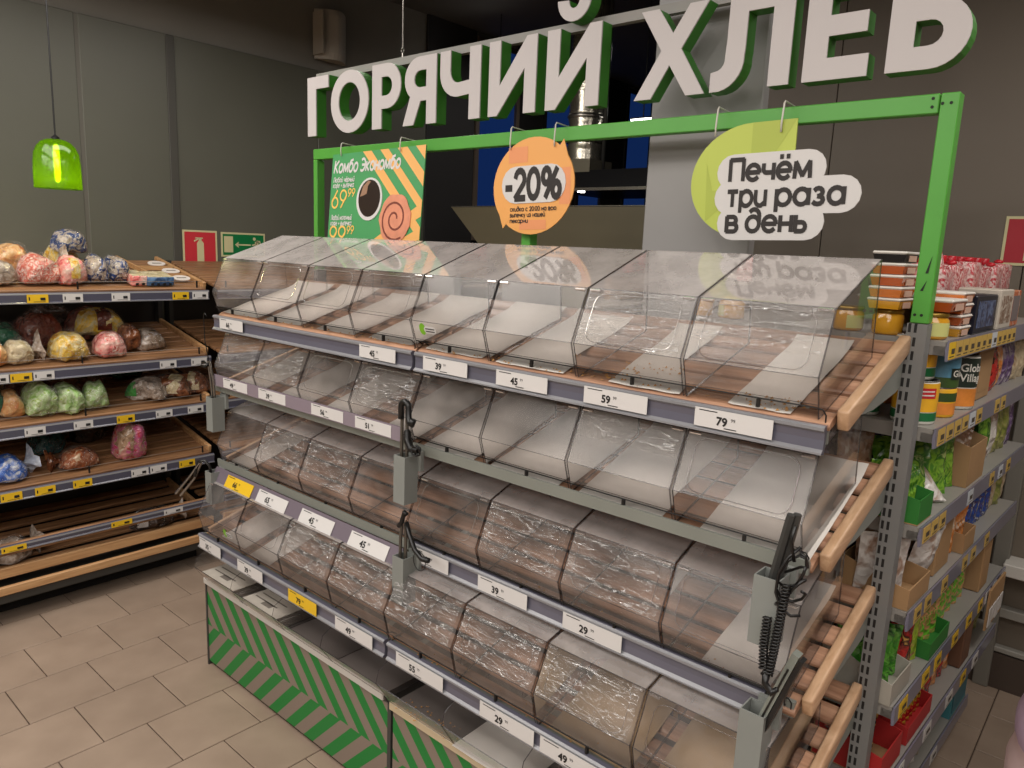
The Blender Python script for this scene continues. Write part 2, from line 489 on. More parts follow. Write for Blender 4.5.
def _A(cx, cy, rx, ry, a0, a1, n=10):
    return [(cx+rx*math.cos(math.radians(a0+(a1-a0)*i/n)), cy+ry*math.sin(math.radians(a0+(a1-a0)*i/n))) for i in range(n+1)]
_o = _A(.25,.25,.25,.25,0,360,20)
_br = _A(.25,.80,.12,.10,200,340,6)
_u = [(0,.5),(0,.2)]+_A(.2,.2,.2,.2,180,270,5)+[(.25,0),(.42,.12)]
_bow = lambda x0, w, y0, y1: [(x0,y1),(x0+w,y1)]+_A(x0+w,(y0+y1)/2,(y1-y0)/2,(y1-y0)/2,90,-90,8)+[(x0,y0)]
GLYPH = {
 'о': (.5,[_o]), 'а': (.5,[_o,[(.5,.5),(.5,0)]]), 'е': (.5,[_A(.25,.25,.25,.25,0,318,16),[(0,.25),(.5,.25)]]),
 'ё': (.5,[_A(.25,.25,.25,.25,0,318,16),[(0,.25),(.5,.25)],[(.08,.71),(.17,.71)],[(.33,.71),(.42,.71)]]),
 'с': (.44,[_A(.25,.25,.25,.25,45,315,14)]), 'р': (.5,[_o,[(0,.5),(0,-.2)]]), 'т': (.42,[[(0,.5),(.42,.5)],[(.21,.5),(.21,0)]]),
 'в': (.40,[[(0,0),(0,.5)],_bow(0,.22,.26,.5),_bow(0,.25,0,.26)]), 'и': (.42,[_u,[(.42,.5),(.42,0)]]), 'й': (.42,[_u,[(.42,.5),(.42,0)],_A(.21,.78,.12,.10,200,340,6)]),
 'н': (.42,[[(0,0),(0,.5)],[(.42,0),(.42,.5)],[(0,.25),(.42,.25)]]), 'ь': (.38,[[(0,0),(0,.5)],_bow(0,.22,0,.29)]),
 'ы': (.56,[[(0,0),(0,.5)],_bow(0,.19,0,.29),[(.56,0),(.56,.5)]]), 'д': (.5,[_o,[(.5,.25),(.49,.42)]+_A(.28,.52,.21,.22,0,140,8)]),
 'з': (.38,[_A(.17,.375,.15,.125,150,-90,8)+_A(.17,.125,.18,.125,90,-150,8)]), 'ч': (.40,[[(0,.5),(0,.34)]+_A(.13,.34,.13,.12,180,270,5)+[(.40,.22)],[(.40,.5),(.40,0)]]),
 'м': (.58,[[(0,0),(.03,.5),(.29,.06),(.55,.5),(.58,0)]]), 'к': (.40,[[(0,0),(0,.5)],[(.38,.5),(.04,.25),(.40,0)]]), 'п': (.42,[[(0,0),(0,.5),(.42,.5),(.42,0)]]),
 'л': (.44,[[(0,.02),(.08,.06),(.12,.5),(.44,.5),(.44,0)]]), 'б': (.5,[_o,[(0,.25),(.02,.48),(.12,.64),(.42,.70)]]), 'ю': (.70,[[(0,0),(0,.5)],[(0,.25),(.2,.25)],_A(.45,.25,.25,.25,0,360,18)]),
 'ф': (.64,[_A(.32,.25,.32,.22,0,360,18),[(.32,.68),(.32,-.2)]]), 'у': (.42,[[(0,.5),(.22,.04)],[(.42,.5),(.14,-.2)]]), 'ш': (.64,[[(0,.5),(0,0),(.64,0),(.64,.5)],[(.32,0),(.32,.5)]]),
 'К': (.50,[[(0,0),(0,.7)],[(.48,.7),(.05,.36),(.50,0)]]), 'Э': (.56,[_A(.22,.35,.34,.35,125,-125,16),[(.14,.35),(.55,.35)]]), 'Л': (.54,[[(0,.02),(.10,.08),(.15,.7),(.54,.7),(.54,0)]]),
 'П': (.54,[[(0,0),(0,.7),(.54,.7),(.54,0)]]), '+': (.36,[[(0,.28),(.36,.28)],[(.18,.10),(.18,.46)]]), '2': (.42,[_A(.21,.49,.20,.21,170,-35,10)+[(0,0),(.43,0)]]),
 '0': (.46,[_A(.23,.35,.23,.35,0,360,20)]), '6': (.44,[_A(.22,.21,.22,.21,0,360,18),[(.01,.24),(.36,.70)]]), '9': (.44,[_A(.22,.49,.22,.21,0,360,18),[(.43,.46),(.08,0)]]),
 ':': (.05,[[(.02,.05),(.03,.05)],[(.02,.45),(.03,.45)]]), '-': (.26,[[(0,.27),(.26,.27)]]), '%': (.74,[_A(.16,.52,.15,.18,0,360,14),_A(.58,.18,.15,.18,0,360,14),[(.60,.7),(.14,0)]]), ' ': (.40,[])}
def strokes(mb, body, org, ex, ey, size, width=None, w=0.09, slant=0.0, gap=0.16, mi=0):
    """lettering from constant-width strokes on the plane org, ex, ey"""
    x = 0.0; L = []
    for ch in body:
        gw, pl_ = GLYPH[ch]
        for p in pl_: L.append([(x+q[0]+slant*q[1], q[1]) for q in p])
        x += gw+(gap if ch != ' ' else 0.0)
    tot = x-gap
    kx = (width/tot) if width else size
    org = Vector(org); ex = Vector(ex); ey = Vector(ey)
    h = w/2; nn = ex.cross(ey).normalized(); cnt = 0
    for p in L:
        n = len(p)
        for i in range(n-1):
            (ax, ay), (bx, by) = p[i], p[i+1]
            dx, dy = bx-ax, by-ay
            l = math.hypot(dx, dy)
            if l < 1e-6: continue
            nx, ny = -dy/l*h, dx/l*h; tx, ty = dx/l*h*0.35, dy/l*h*0.35
            pts = [(ax+nx-tx, ay+ny-ty), (ax-nx-tx, ay-ny-ty), (bx-nx+tx, by-ny+ty), (bx+nx+tx, by+ny+ty)]
            cnt += 1
            mb.add([org+ex*(q[0]*kx)+ey*(q[1]*size)+nn*(cnt*4e-6) for q in pts], [(0,1,2,3)], mi)
    return mb
# ================================================================== SETTING
CEIL_Z = 3.5
PANEL_Z = 2.915
YK = 6.3
WALLM = pbr('wall_panel_grey', S(99,99,88), 0.42, 0, 0.05, 2.0)
WALLB = pbr('wall_panel_brown', S(114,104,92), 0.5, 0, 0.05, 2.0)
DARKW = pbr('dark_wall', S(48,46,46), 0.6, 0, 0.1, 2)
CEILM = pbr('ceiling_paint', S(96,93,88), 0.8, 0, 0.08, 1.5)
GROUT = pbr('grout', S(84,68,56), 0.9)
def tile_mat():
    m, nt, out = newmat('floor_tile')
    b = N(nt, 'ShaderNodeBsdfPrincipled'); b.inputs['Roughness'].default_value = 0.42
    nt.links.new(b.outputs[0], out.inputs[0])
    tc = N(nt, 'ShaderNodeTexCoord'); oi = N(nt, 'ShaderNodeObjectInfo')
    ad = N(nt, 'ShaderNodeVectorMath'); ad.operation = 'ADD'
    nt.links.new(tc.outputs['Object'], ad.inputs[0]); nt.links.new(oi.outputs['Location'], ad.inputs[1])
    nz = N(nt, 'ShaderNodeTexNoise'); nz.inputs['Scale'].default_value = 5; nz.inputs['Detail'].default_value = 6
    nt.links.new(ad.outputs[0], nz.inputs[0])
    rp = N(nt, 'ShaderNodeValToRGB'); rp.color_ramp.elements[0].position = 0.3; rp.color_ramp.elements[1].position = 0.75
    rp.color_ramp.elements[0].color = S(146,127,111); rp.color_ramp.elements[1].color = S(163,143,126)
    nt.links.new(nz.outputs[0], rp.inputs[0])
    hv = N(nt, 'ShaderNodeHueSaturation'); mr = N(nt, 'ShaderNodeMapRange'); mr.inputs['To Min'].default_value = 0.94; mr.inputs['To Max'].default_value = 1.05
    nt.links.new(oi.outputs['Random'], mr.inputs['Value']); nt.links.new(mr.outputs[0], hv.inputs['Value'])
    nt.links.new(rp.outputs[0], hv.inputs['Color']); nt.links.new(hv.outputs[0], b.inputs['Base Color'])
    return m
TILE = tile_mat()
fl = struct('floor', MB().box(-1.7, 7.2, -7.2, 6.4, -0.08, -0.004), GROUT)
TX, TY, TU, TV = -0.9595, -0.5054, 0.2943, 0.30
tile_me = MB().rbox(-TU/2+0.0022, TU/2-0.0022, -TV/2+0.0022, TV/2-0.0022, -0.03, 0.0, 0.002).mesh('floor_tile', [TILE])
rest = MB()
for r in range(-2, 27):
    x0 = TX+r*TU
    sh = 0.0 if r % 2 else 0.5
    for v in range(-21, 19):
        cx_, cy_ = x0+TU/2, TY+(v+sh)*TV+TV/2
        if cx_ > 6.8 or cy_ > 6.1: continue
        vis = (-0.95 <= cx_ <= 1.3 and -1.35 < cy_ < 0.75 and not (cx_ > 0.2 and cy_ > 0.2)) or (2.2 < cx_ < 3.2 and 0.4 < cy_ < 2.35)
        if vis:
            o = obj('tile', tile_me, TILE, fl); o.location = (cx_, cy_, 0)
        else:
            rest.box(cx_-TU/2+0.0022, cx_+TU/2-0.0022, cy_-TV/2+0.0022, cy_+TV/2-0.0022, -0.03, 0.0)
ro = obj('tile_field', rest, TILE, fl); ro['kind'] = 'stuff'
struct('ceiling', MB().box(-1.7, 7.2, -7.2, 6.4, CEIL_Z, CEIL_Z+0.08), CEILM)
# side wall behind the packed bread: flat panels with cover strips
wl = struct('wall_left', MB().box(-1.72, -1.60, -7.1, 6.3, 0, CEIL_Z), pbr('upper_wall', S(132,128,120), 0.7, 0, 0.06, 2))
for a, b in ((-7.0, -1.30), (-1.296, -0.30), (-0.296, 0.176), (0.196, 0.648), (0.690, 1.65), (1.654, 2.62)):
    obj('wall_panel', MB().rbox(-1.602, -1.58, a, b, 0.0, PANEL_Z, 0.003), WALLM, wl)
obj('cover_strip', MB().rbox(-1.60, -1.572, 0.645, 0.693, 0.0, PANEL_Z-0.002, 0.003), pbr('cover_strip', S(78,76,70), 0.5), wl)
obj('cover_strip', MB().rbox(-1.60, -1.583, 0.172, 0.2, 0.0, PANEL_Z-0.002, 0.003), pbr('cover_strip_light', S(104,101,92), 0.5), wl)
# wall behind the grocery shelves
wb = struct('wall_back', MB().box(0.95, 7.1, 2.36, 2.48, 0, CEIL_Z), DARKW)
for a, b in ((0.95, 1.568), (1.572, 2.40), (2.404, 3.3), (3.304, 7.0)):
    obj('wall_panel', MB().rbox(a, b, 2.335, 2.362, 0.0, CEIL_Z-0.002, 0.002), WALLB, wb)
struct('baseboard_back', MB().box(2.30, 7.0, 2.29, 2.334, 0.0, 0.16), pbr('plinth', S(72,60,52), 0.6))
struct('trim_1', MB().rbox(2.30, 7.0, 2.295, 2.334, 0.165, 0.19, 0.004), pbr('light_trim', S(150,146,138), 0.5))
struct('trim_2', MB().rbox(2.30, 7.0, 2.285, 2.334, 0.33, 0.372, 0.004), MATS['light_trim'])
struct('trim_3', MB().rbox(2.52, 7.0, 2.20, 2.334, 0.545, 0.60, 0.004), pbr('white_ledge', S(205,200,192), 0.5))
struct('trim_4', MB().rbox(2.47, 2.53, 2.27, 2.334, 0.0, 1.5, 0.004), pbr('post_grey', S(120,116,108), 0.5))
# pillar right behind the rack, catches the shadows of the sign
struct('wall_divider', MB().rbox(1.622, 1.967, 0.625, 0.665, 0, CEIL_Z-0.002, 0.004), pbr('pillar_paint', S(150,148,147), 0.6, 0, 0.03, 3))
struct('wall_right', MB().box(7.0, 7.1, -7.1, 2.33, 0, CEIL_Z), pbr('shop_wall', S(150,144,136), 0.6))
struct('wall_front', MB().box(-1.58, 7.0, -7.1, -7.0, 0, CEIL_Z), pbr('shop_wall', S(150,144,136), 0.6))
# far side of the bakery kitchen: dark frames with night-blue glass between them
struct('wall_kitchen', MB().box(-1.6, 1.0, YK, YK+0.1, 0, CEIL_Z), DARKW)
struct('wall_kitchen_side', MB().box(0.95, 1.0, 2.48, YK, 0, CEIL_Z), DARKW)
PANE = pbr('night_glass', S(10,22,60), 0.06, 0, 0, emit=(0.012, 0.045, 0.20, 1), es=0.30)  # dusk sky behind is put into the pane as weak blue glow
FRAMEK = pbr('black_frame', S(26,24,24), 0.5)
struct('wall_dark', MB().rbox(-1.60, -1.577, 2.624, 3.15, 0.0, CEIL_Z-0.002, 0.002), DARKW)
for i, (a, b) in enumerate(((3.19, 3.64), (4.06, 4.46), (4.60, 4.96), (5.40, 5.85))):
    w = struct('window_%d' % (1+i), MB().box(-1.592, -1.586, a, b, 1.9, 3.42), PANE)
    f = MB(); f.box(-1.599, -1.56, a-0.04, a, 1.86, 3.46); f.box(-1.599, -1.56, b, b+0.04, 1.86, 3.46)
    f.box(-1.599, -1.565, a, b, 1.86, 1.9); f.box(-1.599, -1.565, a, b, 3.42, 3.46)
    obj('window_frame', f, FRAMEK if i else pbr('frame_brown', S(98,86,76), 0.5), w)
struct('wall_infill', MB().box(-1.60, -1.583, 3.15, YK, 0.0, 1.86), FRAMEK)
for a, b in ((3.68, 4.02), (4.50, 4.56), (5.0, 5.36), (5.89, 6.29)):
    struct('trim_%d' % (10+int(a*3)), MB().box(-1.60, -1.575, a, b, 1.86, CEIL_Z-0.002), FRAMEK)
# ================================================================== BREAD RACK
ZF = [1.531, 1.234, 0.909, 0.645]
SL = 0.315
YF = [0.075, 0.075, 0.075, -0.012]
YR = 0.50
XB, BW = 0.0262, 0.2956
def zl(k, y): return ZF[k]+(y-0.108)*SL
BAYX = [(0.0, 1.203), (1.211, 2.435)]
LEVEL = ['top shelf', 'second shelf', 'third shelf', 'fourth shelf']
def chevron_mat():
    m, nt, out = newmat('chevron_print')
    b = N(nt, 'ShaderNodeBsdfPrincipled'); b.inputs['Roughness'].default_value = 0.45
    nt.links.new(b.outputs[0], out.inputs[0])
    tc = N(nt, 'ShaderNodeTexCoord'); sx = N(nt, 'ShaderNodeSeparateXYZ'); nt.links.new(tc.outputs['Object'], sx.inputs[0])
    def mth(op, a, bv):
        n = N(nt, 'ShaderNodeMath'); n.operation = op
        for i, q in enumerate((a, bv)):
            if q is None: continue
            if isinstance(q, (int, float)): n.inputs[i].default_value = q
            else: nt.links.new(q, n.inputs[i])
        return n.outputs[0]
    zz = mth('SUBTRACT', sx.outputs[2], 0.187)
    lo = mth('LESS_THAN', mth('FRACT', mth('DIVIDE', mth('ADD', mth('SUBTRACT', sx.outputs[0], zz), 11.8-0.053), 0.118), None), 0.49)
    hi = mth('LESS_THAN', mth('FRACT', mth('DIVIDE', mth('ADD', mth('ADD', sx.outputs[0], zz), 11.8+0.019), 0.118), None), 0.49)
    sel = mth('GREATER_THAN', zz, 0.0)
    mix = N(nt, 'ShaderNodeMix'); mix.data_type = 'FLOAT'
    nt.links.new(sel, mix.inputs[0]); nt.links.new(lo, mix.inputs[2]); nt.links.new(hi, mix.inputs[3])
    cm = N(nt, 'ShaderNodeMix'); cm.data_type = 'RGBA'
    cm.inputs[6].default_value = S(130,116,105); cm.inputs[7].default_value = S(22,120,50)
    nt.links.new(mix.outputs[0], cm.inputs[0]); nt.links.new(cm.outputs[2], b.inputs['Base Color'])
    return m
CHEV = chevron_mat()
SLOT = None
def slot_mat():
    m, nt, out = newmat('slotted_upright')
    b = N(nt, 'ShaderNodeBsdfPrincipled'); b.inputs['Roughness'].default_value = 0.5
    nt.links.new(b.outputs[0], out.inputs[0])
    tc = N(nt, 'ShaderNodeTexCoord'); sx = N(nt, 'ShaderNodeSeparateXYZ'); nt.links.new(tc.outputs['Object'], sx.inputs[0])
    def mth(op, a, bv=0.0):
        n = N(nt, 'ShaderNodeMath'); n.operation = op
        for i, q in enumerate((a, bv)):
            if isinstance(q, (int, float)): n.inputs[i].default_value = q
            else: nt.links.new(q, n.inputs[i])
        return n.outputs[0]
    fz = mth('LESS_THAN', mth('FRACT', mth('DIVIDE', sx.outputs[2], 0.032)), 0.66)
    fx = mth('LESS_THAN', mth('FRACT', mth('DIVIDE', mth('SUBTRACT', sx.outputs[0], 0.003), 0.0125)), 0.5)
    inx = mth('MULTIPLY', mth('GREATER_THAN', sx.outputs[0], 0.003), mth('LESS_THAN', sx.outputs[0], 0.028))
    ge = N(nt, 'ShaderNodeNewGeometry'); sn = N(nt, 'ShaderNodeSeparateXYZ'); nt.links.new(ge.outputs['True Normal'], sn.inputs[0])
    fr = mth('LESS_THAN', sn.outputs[1], -0.5)
    f = mth('MULTIPLY', mth('MULTIPLY', fz, fx), mth('MULTIPLY', inx, fr))
    cm = N(nt, 'ShaderNodeMix'); cm.data_type = 'RGBA'
    cm.inputs[6].default_value = S(122,122,120); cm.inputs[7].default_value = S(18,17,17)
    nt.links.new(f, cm.inputs[0]); nt.links.new(cm.outputs[2], b.inputs['Base Color'])
    return m
SLOT = slot_mat()
BACKP = pbr('rack_back', S(78,72,68), 0.5, 0, 0.08, 4)
DECK = pbr('base_deck', S(120,112,108), 0.35, 0, 0.08, 6)
def slat_mesh(L):
    mb = MB()
    pr_ = [(-0.029, -0.012), (0.029, -0.012)]+[(0.030*math.cos(math.radians(a)), -0.006+0.012*math.sin(math.radians(a))) for a in range(0, 181, 22)]
    mb.prism(pr_, 'x', -L/2, L/2)
    return mb.mesh('slat', [SLAT])
TILT = math.atan(SL)
for bay, (bx0, bx1) in enumerate(BAYX):
    side = ['left', 'right'][bay]
    root = thing('bakery_shelf_bay', ['left bay of the bread rack above the striped base', 'right bay of the bread rack nearest the grocery shelves'][bay], 'shelving', (bx0, 0, 0), 0, 'bays of the bread rack')
    cx_, L = (bx0+bx1)/2, bx1-bx0
    # base cabinet
    base = obj('base_cabinet', MB().box(bx0+0.006, bx1-0.03, 0.004, 0.5, 0.02, 0.372), pbr('base_body', S(112,106,100), 0.5), root)
    fp = obj('front_panel', MB().box(bx0+0.004, bx1-(0.012 if bay == 0 else 0.03), 0.0, 0.0038, 0.02, 0.368), CHEV, base)
    obj('kick_strip', MB().box(bx0+0.004, bx1-0.03, 0.012, 0.03, 0.0, 0.02), pbr('kick', S(56,44,36), 0.7), base)
    if bay == 0:
        obj('side_post', MB().box(1.191, 1.2075, -0.003, 0.03, 0.0, 0.372), STEEL_D, base)
        obj('corner_trim', MB().box(-0.004, 0.006, -0.004, 0.5, 0.0, 0.372), STEEL_D, base)
    dk = obj('deck', MB().box(bx0+0.002, bx1-0.03, 0.0005, 0.5, 0.3725, 0.397 if bay == 0 else 0.384), DECK, root)
    trim_m = pbr('deck_trim_grey', S(196,192,186), 0.4) if bay == 0 else pbr('deck_trim_cream', S(196,178,148), 0.5)
    obj('deck_trim', MB().rbox(bx0-0.006, bx1-0.03, -0.010, -0.0005, 0.373 if bay == 0 else 0.360, 0.400 if bay == 0 else 0.388, 0.003), trim_m, dk)
    # uprights at the back
    ups = [(0.058, 0.083), (1.190, 1.206)] if bay == 0 else [(1.236, 1.276), (2.423, 2.466)]
    for a, b in ups:
        mb = MB().box(0, b-a, 0, 0.045, 0, 1.685)
        o = obj('upright', mb, SLOT, root, local=True); o.location = (a-bx0, 0.502, 0)
    obj('back_panel', MB().box(bx0+0.06 if bay == 0 else bx0+0.066, 1.188 if bay == 0 else 2.26, 0.515, 0.53, 0.39, 1.60), BACKP, root)
    sx0, sx1 = (0.0, 1.203) if bay == 0 else (1.211, 2.41)
    sm = slat_mesh(sx1-sx0-0.002 if bay else sx1-sx0-0.022)
    for k in range(4):
        yf = YF[k]
        # steel under-frame of the shelf
        fr = MB()
        for xx in (sx0+0.08, (sx0+sx1)/2, sx1-0.08):
            fr.prism([(yf+0.03, zl(k, yf+0.03)-0.055), (yf+0.03, zl(k, yf+0.03)-0.028), (YR, zl(k, YR)-0.028), (YR, zl(k, YR)-0.075)], 'x', xx-0.012, xx+0.012)
        fr.box(sx0+0.01, sx1-0.01, YR-0.01, YR+0.014, zl(k, YR)-0.07, zl(k, YR)-0.03)
        sh = obj('shelf', fr, STEEL, root)
        ns = 6 if k < 3 else 7
        d = (YR-0.02-yf-0.03)/(ns-1)
        for i in range(ns):
            yy = yf+0.03+i*d
            o = obj('slat', sm, SLAT, sh, local=True)
            o.location = ((sx0+sx1)/2-bx0+(0.009 if bay == 0 else -0.0), yy, zl(k, yy)-0.018)
            o.rotation_euler = (TILT, 0, 0)
        # front bar and price strip
        ys = 0.0665 if k < 3 else -0.026
        zt = [1.503, 1.224, 0.905, 0.603][k]
        x0, x1 = (0.002, 1.199) if bay == 0 else (1.213, 2.405)
        if k == 1 or (k == 2 and bay == 0):
            obj('front_bar', MB().prism([(ys, zt-0.031), (ys+0.012, zt-0.031), (ys+0.012, zt-0.006), (ys+0.006, zt), (ys-0.002, zt)], 'x', x0, x1), STEEL, sh)
        else:
            x1s = x1 if k != 2 else 2.345
            pf = [(ys+0.002, zt), (ys-0.004, zt-0.004), (ys-0.004, zt-0.010), (ys+0.001, zt-0.014), (ys+0.003, zt-0.03), (ys+0.001, zt-0.048), (ys-0.006, zt-0.054), (ys-0.006, zt-0.058), (ys+0.012, zt-0.058), (ys+0.016, zt)]
            mb = MB(); mb.prism(pf, 'x', x0, x1s)
            n = len(pf)
            for q in (0, 1, 2, 5, 6, 7): mb.m[q] = 1
            obj('price_strip', mb, [STRIP, ALU], sh)
            obj('front_bar', MB().box(x0, x1, ys+0.017, ys+0.03, zt-0.04, zt-0.004), STEEL, sh)
        if k == 1 and bay == 0:
            # strip clipped to the front of the covers
            obj('price_strip', MB().prism([(0.046, 1.222), (0.052, 1.220), (0.052, 1.268), (0.046, 1.268)], 'x', 0.03, 1.185), pbr('clip_strip', S(138,126,136), 0.25, coat=0.4), sh)
        if k == 2 and bay == 0:
            obj('price_strip', MB().prism([(0.030, 0.822), (0.036, 0.818), (0.064, 0.872), (0.058, 0.876)], 'x', 0.01, 1.185), pbr('hang_strip', S(112,102,112), 0.3, coat=0.3), sh)
        # wire rail with clips
        yw, zw = yf-0.004, zl(k, yf)+0.012
        w = MB().tube([(x0+0.012, yw+0.05, zw-0.02), (x0+0.010, yw+0.02, zw), (x0+0.016, yw, zw+0.003), (x1-0.03, yw, zw+0.003), (x1-0.012, yw+0.006, zw), (x1-0.006, yw+0.012, zw-0.012), (x1-0.006, yw+0.014, zw-0.045)], 0.0017, 6)
        wr = obj('wire_rail', w, WIRE, sh, True)
        for q in range(4):
            xx = x0+0.14+q*(x1-x0-0.28)/3
            obj('clip', MB().box(xx-0.003, xx+0.003, yw-0.003, yw+0.006, zw-0.016, zw+0.0015), WIRE, wr)
        # wooden end rail and steel bracket
        ex0, ex1 = (0.001, 0.021) if bay == 0 else (2.412, 2.436)
        ya, yb = yf+0.03, 0.507
        R = Matrix.Translation((0, ya, zl(k, ya)-0.02)) @ Matrix.Rotation(TILT, 4, 'X')
        ln = (yb-ya)/math.cos(TILT)
        if not (bay == 0 and k == 0):
            obj('end_rail', MB().rbox(ex0, ex1, 0, ln, -0.022, 0.022, 0.005, 2, mat=R), RAILW, sh, True)
        bxm = (ex0+ex1)/2
        obj('bracket', MB().prism([(0.20, zl(k, 0.20)-0.052), (0.30, zl(k, 0.3)-0.085), (0.47, zl(k, 0.47)-0.12), (0.501, zl(k, 0.5)-0.12), (0.501, zl(k, 0.5)-0.042), (0.20, zl(k, 0.2)-0.042)], 'x', bxm-0.002, bxm+0.002), STEEL, sh)

# ------------------------------------------------------------------ clear bread bins
PROF = {}
for k in range(4):
    dy = 0.0 if k < 3 else -0.088
    zb = ZF[k] if k < 3 else ZF[k]-0.028
    PROF[k] = dict(tr=(0.366+dy*0.5, zb+(0.296 if k < 3 else 0.262)), tf=(0.106+dy, zb+(0.199 if k < 3 else 0.205)), kn=(0.050+dy, zb+(0.066 if k < 3 else 0.085)), bt=(0.068+dy, zb+0.010))
gap = 0.005
bin_mesh = {}
def bin_parts(k):
    """meshes of one clear cover, x from 0 to the bin width, y and z as in the rack"""
    if k in bin_mesh: return bin_mesh[k]
    P = PROF[k]; w = BW-gap; t = 0.003
    tr, tf, kn, bt = P['tr'], P['tf'], P['kn'], P['bt']
    rb = (tr[0]+0.02, zl(k, tr[0]+0.02)-0.010)
    bs = (bt[0]+0.01, zl(k, bt[0]+0.01)-0.010)
    d = {}
    d['cover_top'] = MB().sheet([(0,)+tf, (w,)+tf, (w,)+tr, (0,)+tr], t).mesh('cover_top', [CLEAR_TOP, EDGE])
    d['front_panel'] = MB().sheet([(0,)+kn, (w,)+kn, (w,)+tf, (0,)+tf], t).mesh('front_panel', [CLEAR, EDGE])
    d['front_lip'] = MB().sheet([(0,)+bt, (w,)+bt, (w,)+kn, (0,)+kn], t).mesh('front_lip', [CLEAR, EDGE])
    sd = [bs, bt, kn, tf, tr, rb]
    d['side_panel_l'] = MB().sheet([(0,)+p for p in sd], t).mesh('side_panel', [CLEAR_SIDE, EDGE])
    d['side_panel_r'] = MB().sheet([(w,)+p for p in reversed(sd)], t).mesh('side_panel', [CLEAR_SIDE, EDGE])
    # rounded outline of the lifting flap
    a, b = Vector((0,)+kn), Vector((0,)+tf)
    def P3(u, v): return Vector((u*w, 0, 0))+a.lerp(b, v)+Vector((0, -0.0035, 0.0015))
    pts = []
    for cx_, cv, a0 in ((0.80, 0.24, -90), (0.80, 0.72, 0), (0.20, 0.72, 90), (0.20, 0.24, 180)):
        for i in range(5):
            an = math.radians(a0+i*22.5); pts.append(P3(cx_+0.10*math.cos(an), cv+0.18*math.sin(an)))
    pts.append(pts[0])
    d['flap'] = MB().tube(pts, 0.0009, 5, cap=False).mesh('flap', [acrylic('flap_rim', (0.7,0.69,0.7,1), 0.10, 0.15)])
    for nm, x in (('hinge_pin_a', 0.006), ('hinge_pin_b', w-0.034)):
        d[nm] = MB().tube([(x, tf[0]-0.004, tf[1]-0.005), (x+0.028, tf[0]-0.004, tf[1]-0.005)], 0.0036, 8).mesh('hinge_pin', [acrylic('hinge_clear', (0.8,0.79,0.8,1), 0.14, 0.1)])
    bin_mesh[k] = d
    return d
FILMS = {(0,7):1, (1,6):1, (0,6):1, (0,2):0, (0,3):0, (1,0):1, (1,1):1, (1,3):1, (2,1):1, (2,2):1, (2,5):1, (2,6):1, (3,2):1, (3,3):1, (3,4):1, (3,5):1, (3,6):1}
FLAPS = {(0,1),(0,2),(0,3),(0,6),(0,7),(1,2),(1,3),(1,7),(2,1),(2,2),(2,4),(2,5),(2,6),(2,7),(3,1),(3,2),(3,3),(3,5),(3,6),(3,7)}
def film_mesh(k, seed, v0=0.03, v1=0.97):
    P = PROF[k]; w = BW-gap
    a, b = Vector((0,)+P['kn']), Vector((0,)+P['tf'])
    def fn(u, v):
        p = a.lerp(b, v0+(v1-v0)*v)+Vector((0.008+u*(w-0.016), 0, 0))
        q = noise.noise(Vector((u*5+seed*3.3, v*9+u*3, seed)))+0.5*noise.noise(Vector((u*11+seed, v*21, 3+seed)))
        return p+Vector((0, -0.006-0.005*q, 0.002+0.002*q))
    return MB().grid(fn, 26, 20).mesh('cling_film', [FILM])
for k in range(4):
    d = bin_parts(k)
    for i in range(8):
        x = XB+i*BW+gap/2
        o = thing('bread_bin_cover', 'clear acrylic bread bin cover, %s from left on the rack\'s %s' % (ORD[i], LEVEL[k]), 'bin', (x, 0, 0), 0, 'clear bread bins on the '+LEVEL[k])
        o.location = (x, 0.2, zl(k, 0.2))
        off = Vector((0, -0.2, -zl(k, 0.2)))
        for nm in ('cover_top', 'front_panel', 'front_lip', 'side_panel_l', 'side_panel_r', 'hinge_pin_a', 'hinge_pin_b'):
            c = obj(nm[:-2] if nm.startswith(('side', 'hinge')) else nm, d[nm], None or [CLEAR], o, local=True)
            c.location = off
        if (k, i) in FLAPS:
            c = obj('flap', d['flap'], [CLEAR], o, local=True); c.location = off
        if FILMS.get((k, i)):
            c = obj('cling_film', film_mesh(k, i+k*9, 0.5 if (k, i) == (1, 6) else (0.3 if (k, i) == (0, 7) else 0.03)), [FILM], o, True, local=True); c.location = off

# stickers on two covers
def sticker(k, i, u, label):
    P = PROF[k]; x = XB+i*BW+u
    a, b = Vector((x,)+P['bt']), Vector((x,)+P['kn'])
    ey = (b-a).normalized(); n = Vector((1,0,0)).cross(ey).normalized()
    st = thing('bin_sticker', label, 'sticker', tuple(a.lerp(b, 0.5)+n*0.004), 0, 'stickers on the bins')
    m1 = MB(); poly_face(m1, ell(0.014, 0, 0.014, 0.018, 16), a.lerp(b, 0.62)+n*0.002, (1,0,0), ey)
    obj('leaf_print', m1, pbr('sticker_green', S(120,180,40), 0.4), st)
    m2 = MB(); poly_face(m2, pill(0.046, 0, 0.05, 0.022), a.lerp(b, 0.62)+n*0.003, (1,0,0), ey)
    obj('label_plate', m2, WHITE, st)
    m3 = MB()
    for q in range(2): m3.add([a.lerp(b, 0.62)+n*0.004+Vector((1,0,0))*(0.028+dx)+ey*(0.002-0.008*q+dy) for dx, dy in ((0,0),(0.038,0),(0.038,0.003),(0,0.003))], [(0,1,2,3)])
    obj('print_line', m3, INK, st)
sticker(0, 4, 0.035, 'small green and white sticker low on a top shelf bin')
sticker(3, 1, -0.10, 'small green sticker on the lowest covers beside the newspapers')

